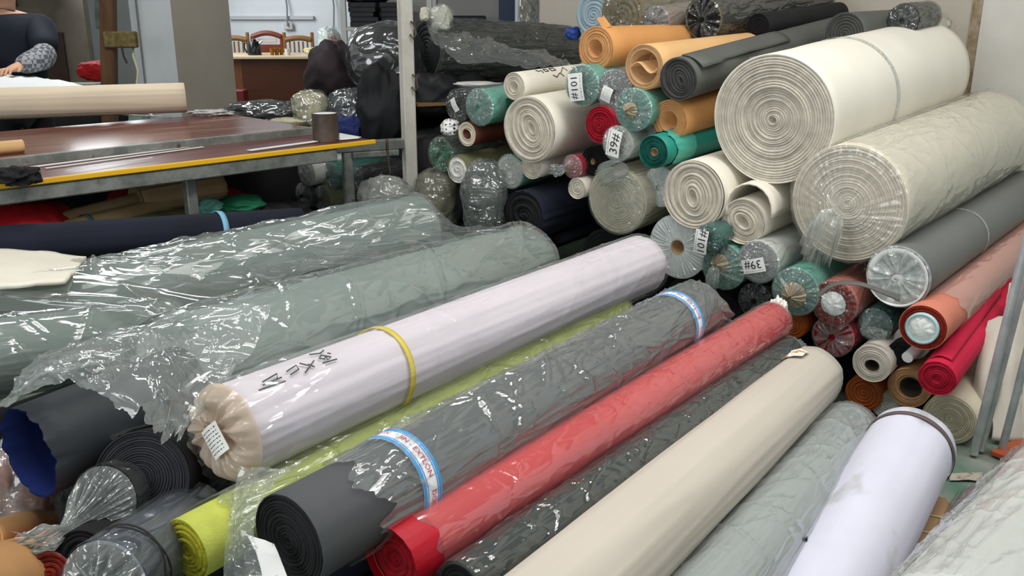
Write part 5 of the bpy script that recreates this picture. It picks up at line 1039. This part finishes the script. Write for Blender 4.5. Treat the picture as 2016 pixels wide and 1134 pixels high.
def fingers(pi, wr, tip_dir, side, curl):
    base = P_[pi]
    for k, (o_, ln) in enumerate(((-.028, .066), (-.010, .076), (.010, .072), (.027, .058))):
        p0 = base+tip_dir*.03+side*o_; p1 = p0+tip_dir*ln*.5+Vector((0, 0, .004)); p2 = p0+tip_dir*ln*.85-Vector((0, 0, curl))
        n = len(P_); P_.extend([p0, p1, p2]); E_.extend([(pi, n), (n, n+1), (n+1, n+2)]); R_l.extend([.0095, .0085, .007])
    q0 = base-tip_dir*.012+side*.03; q1 = q0+side*.022+tip_dir*.028; q2 = q1+tip_dir*.026-Vector((0, 0, .006)); n = len(P_)
    P_.extend([q0, q1, q2]); E_.extend([(pi, n), (n, n+1), (n+1, n+2)]); R_l.extend([.012, .010, .008])
td = (kn-wr_l).normalized(); fingers(19, wr_l, td, td.cross(Vector((0, 0, 1))).normalized()*-1, .018)
fingers(23, wr_r, fw, lf, .018)
skin_mesh('body', P_, E_, R_l, SKIN, man, 0, 1)
JAC = cloth('navy_jacket', (24, 30, 42), .75, .25, 7, .6); TRO = cloth('dark_trousers', (34, 34, 38), .85, .15, 6)
skin_mesh('jacket', [J(0, 0, .78), J(0, 0, .92), J(0, .01, 1.08), J(0, .01, 1.20), J(0, .02, 1.285), J(0, .03, 1.335), sh_l+Vector((-.015, 0, -.02)), sh_l.lerp(el_l, .55), sh_l.lerp(el_l, .8), J(-.19, 0, 1.25), J(-.19, 0, 1.25).lerp(J(-.24, .12, 1.04), .8)],
    [(0, 1), (1, 2), (2, 3), (3, 4), (4, 5), (3, 6), (6, 7), (7, 8), (3, 9), (9, 10)], [(.20, .15), (.20, .15), (.21, .15), (.19, .14), (.12, .10), (.075, .07), (.10, .09), (.085, .08), (.075, .07), (.10, .09), (.075, .07)], JAC, man, 0, 2)
def plaid():
    m, nt, N, L, b = nodes('plaid_sleeve'); tc = N.new('ShaderNodeTexCoord'); ck = N.new('ShaderNodeTexChecker'); ck.inputs['Scale'].default_value = 45
    ck.inputs[1].default_value = C(150, 152, 156); ck.inputs[2].default_value = C(84, 88, 96); L.new(tc.outputs['Object'], ck.inputs['Vector']); L.new(ck.outputs[0], b.inputs['Base Color']); b.inputs['Roughness'].default_value = .85; return m
PLD = plaid()
skin_mesh('sleeve', [sh_l.lerp(el_l, .72), el_l, el_l.lerp(wr_l, .4), el_l.lerp(wr_l, .75), wr_l], [(0, 1), (1, 2), (2, 3), (3, 4)], [.062, .074, .066, .055, .036], PLD, man, 0, 2)
er = J(-.24, .12, 1.04); skin_mesh('sleeve', [J(-.19, 0, 1.25).lerp(er, .72), er, er.lerp(wr_r, .4), er.lerp(wr_r, .75), wr_r], [(0, 1), (1, 2), (2, 3), (3, 4)], [.062, .074, .066, .055, .036], PLD, man, 0, 2)
skin_mesh('trousers', [J(0, 0, .86), J(.09, 0, .78), J(.10, .03, .45), J(.10, .0, .10), J(-.09, 0, .78), J(-.10, .03, .45), J(-.10, 0, .10)], [(0, 1), (1, 2), (2, 3), (0, 4), (4, 5), (5, 6)], [(.15, .12), .10, .075, .065, .10, .075, .065], TRO, man, 0, 2)
for s_ in (-1, 1): skin_mesh('shoe', [J(.10*s_, -.04, .045), J(.10*s_, .08, .04), J(.10*s_, .17, .032)], [(0, 1), (1, 2)], [.045, .045, .034], BLACK, man, 0, 2)
HAIR = cloth('black_hair', (22, 20, 20), .6, .3, 40, .8)
hd = J(0, .05, 1.50); hv, hf = blob_mesh((.095, .105, .12), 3, .03, 2.1, 40, 24)
hair = mesh('hair', [hd+Vector(p)+Vector((0, 0, .035))-fw*.018 for p in hv], [q for q in hf if all((hv[i][2] > .0 or (Vector(hv[i]).dot(fw) < -.01 and hv[i][2] > -.06)) for i in q)], HAIR, man)
for s_ in (-1, 1):
    e = hd+fw*.083+lf*.03*s_+Vector((0, 0, -.005)); mesh('eye', [e+Vector(p) for p in blob_mesh((.010, .010, .007), 1, 0, 2, 12, 8)[0]], blob_mesh((.010, .010, .007), 1, 0, 2, 12, 8)[1], plain('eye_dark', (30, 22, 18), .3), man)
    e = hd+lf*.083*s_-fw*.005+Vector((0, 0, -.015)); mesh('ear', [e+Vector(p) for p in blob_mesh((.014, .02, .03), 1, .1, 2, 14, 10)[0]], blob_mesh((.014, .02, .03), 1, .1, 2, 14, 10)[1], SKIN, man)
nb = hd+fw*.085+Vector((0, 0, -.025)); skin_mesh('nose', [nb+Vector((0, 0, .03)), nb+fw*.008, nb+fw*.016-Vector((0, 0, .015))], [(0, 1), (1, 2)], [.008, .010, .013], SKIN, man, 0, 1)
mb = hd+fw*.082+Vector((0, 0, -.068)); MB().tube([mb-lf*.022, mb+fw*.006, mb+lf*.022], [.003, .006, .003], 8).build('mouth', plain('lips', (160, 96, 86), .5), man, True)
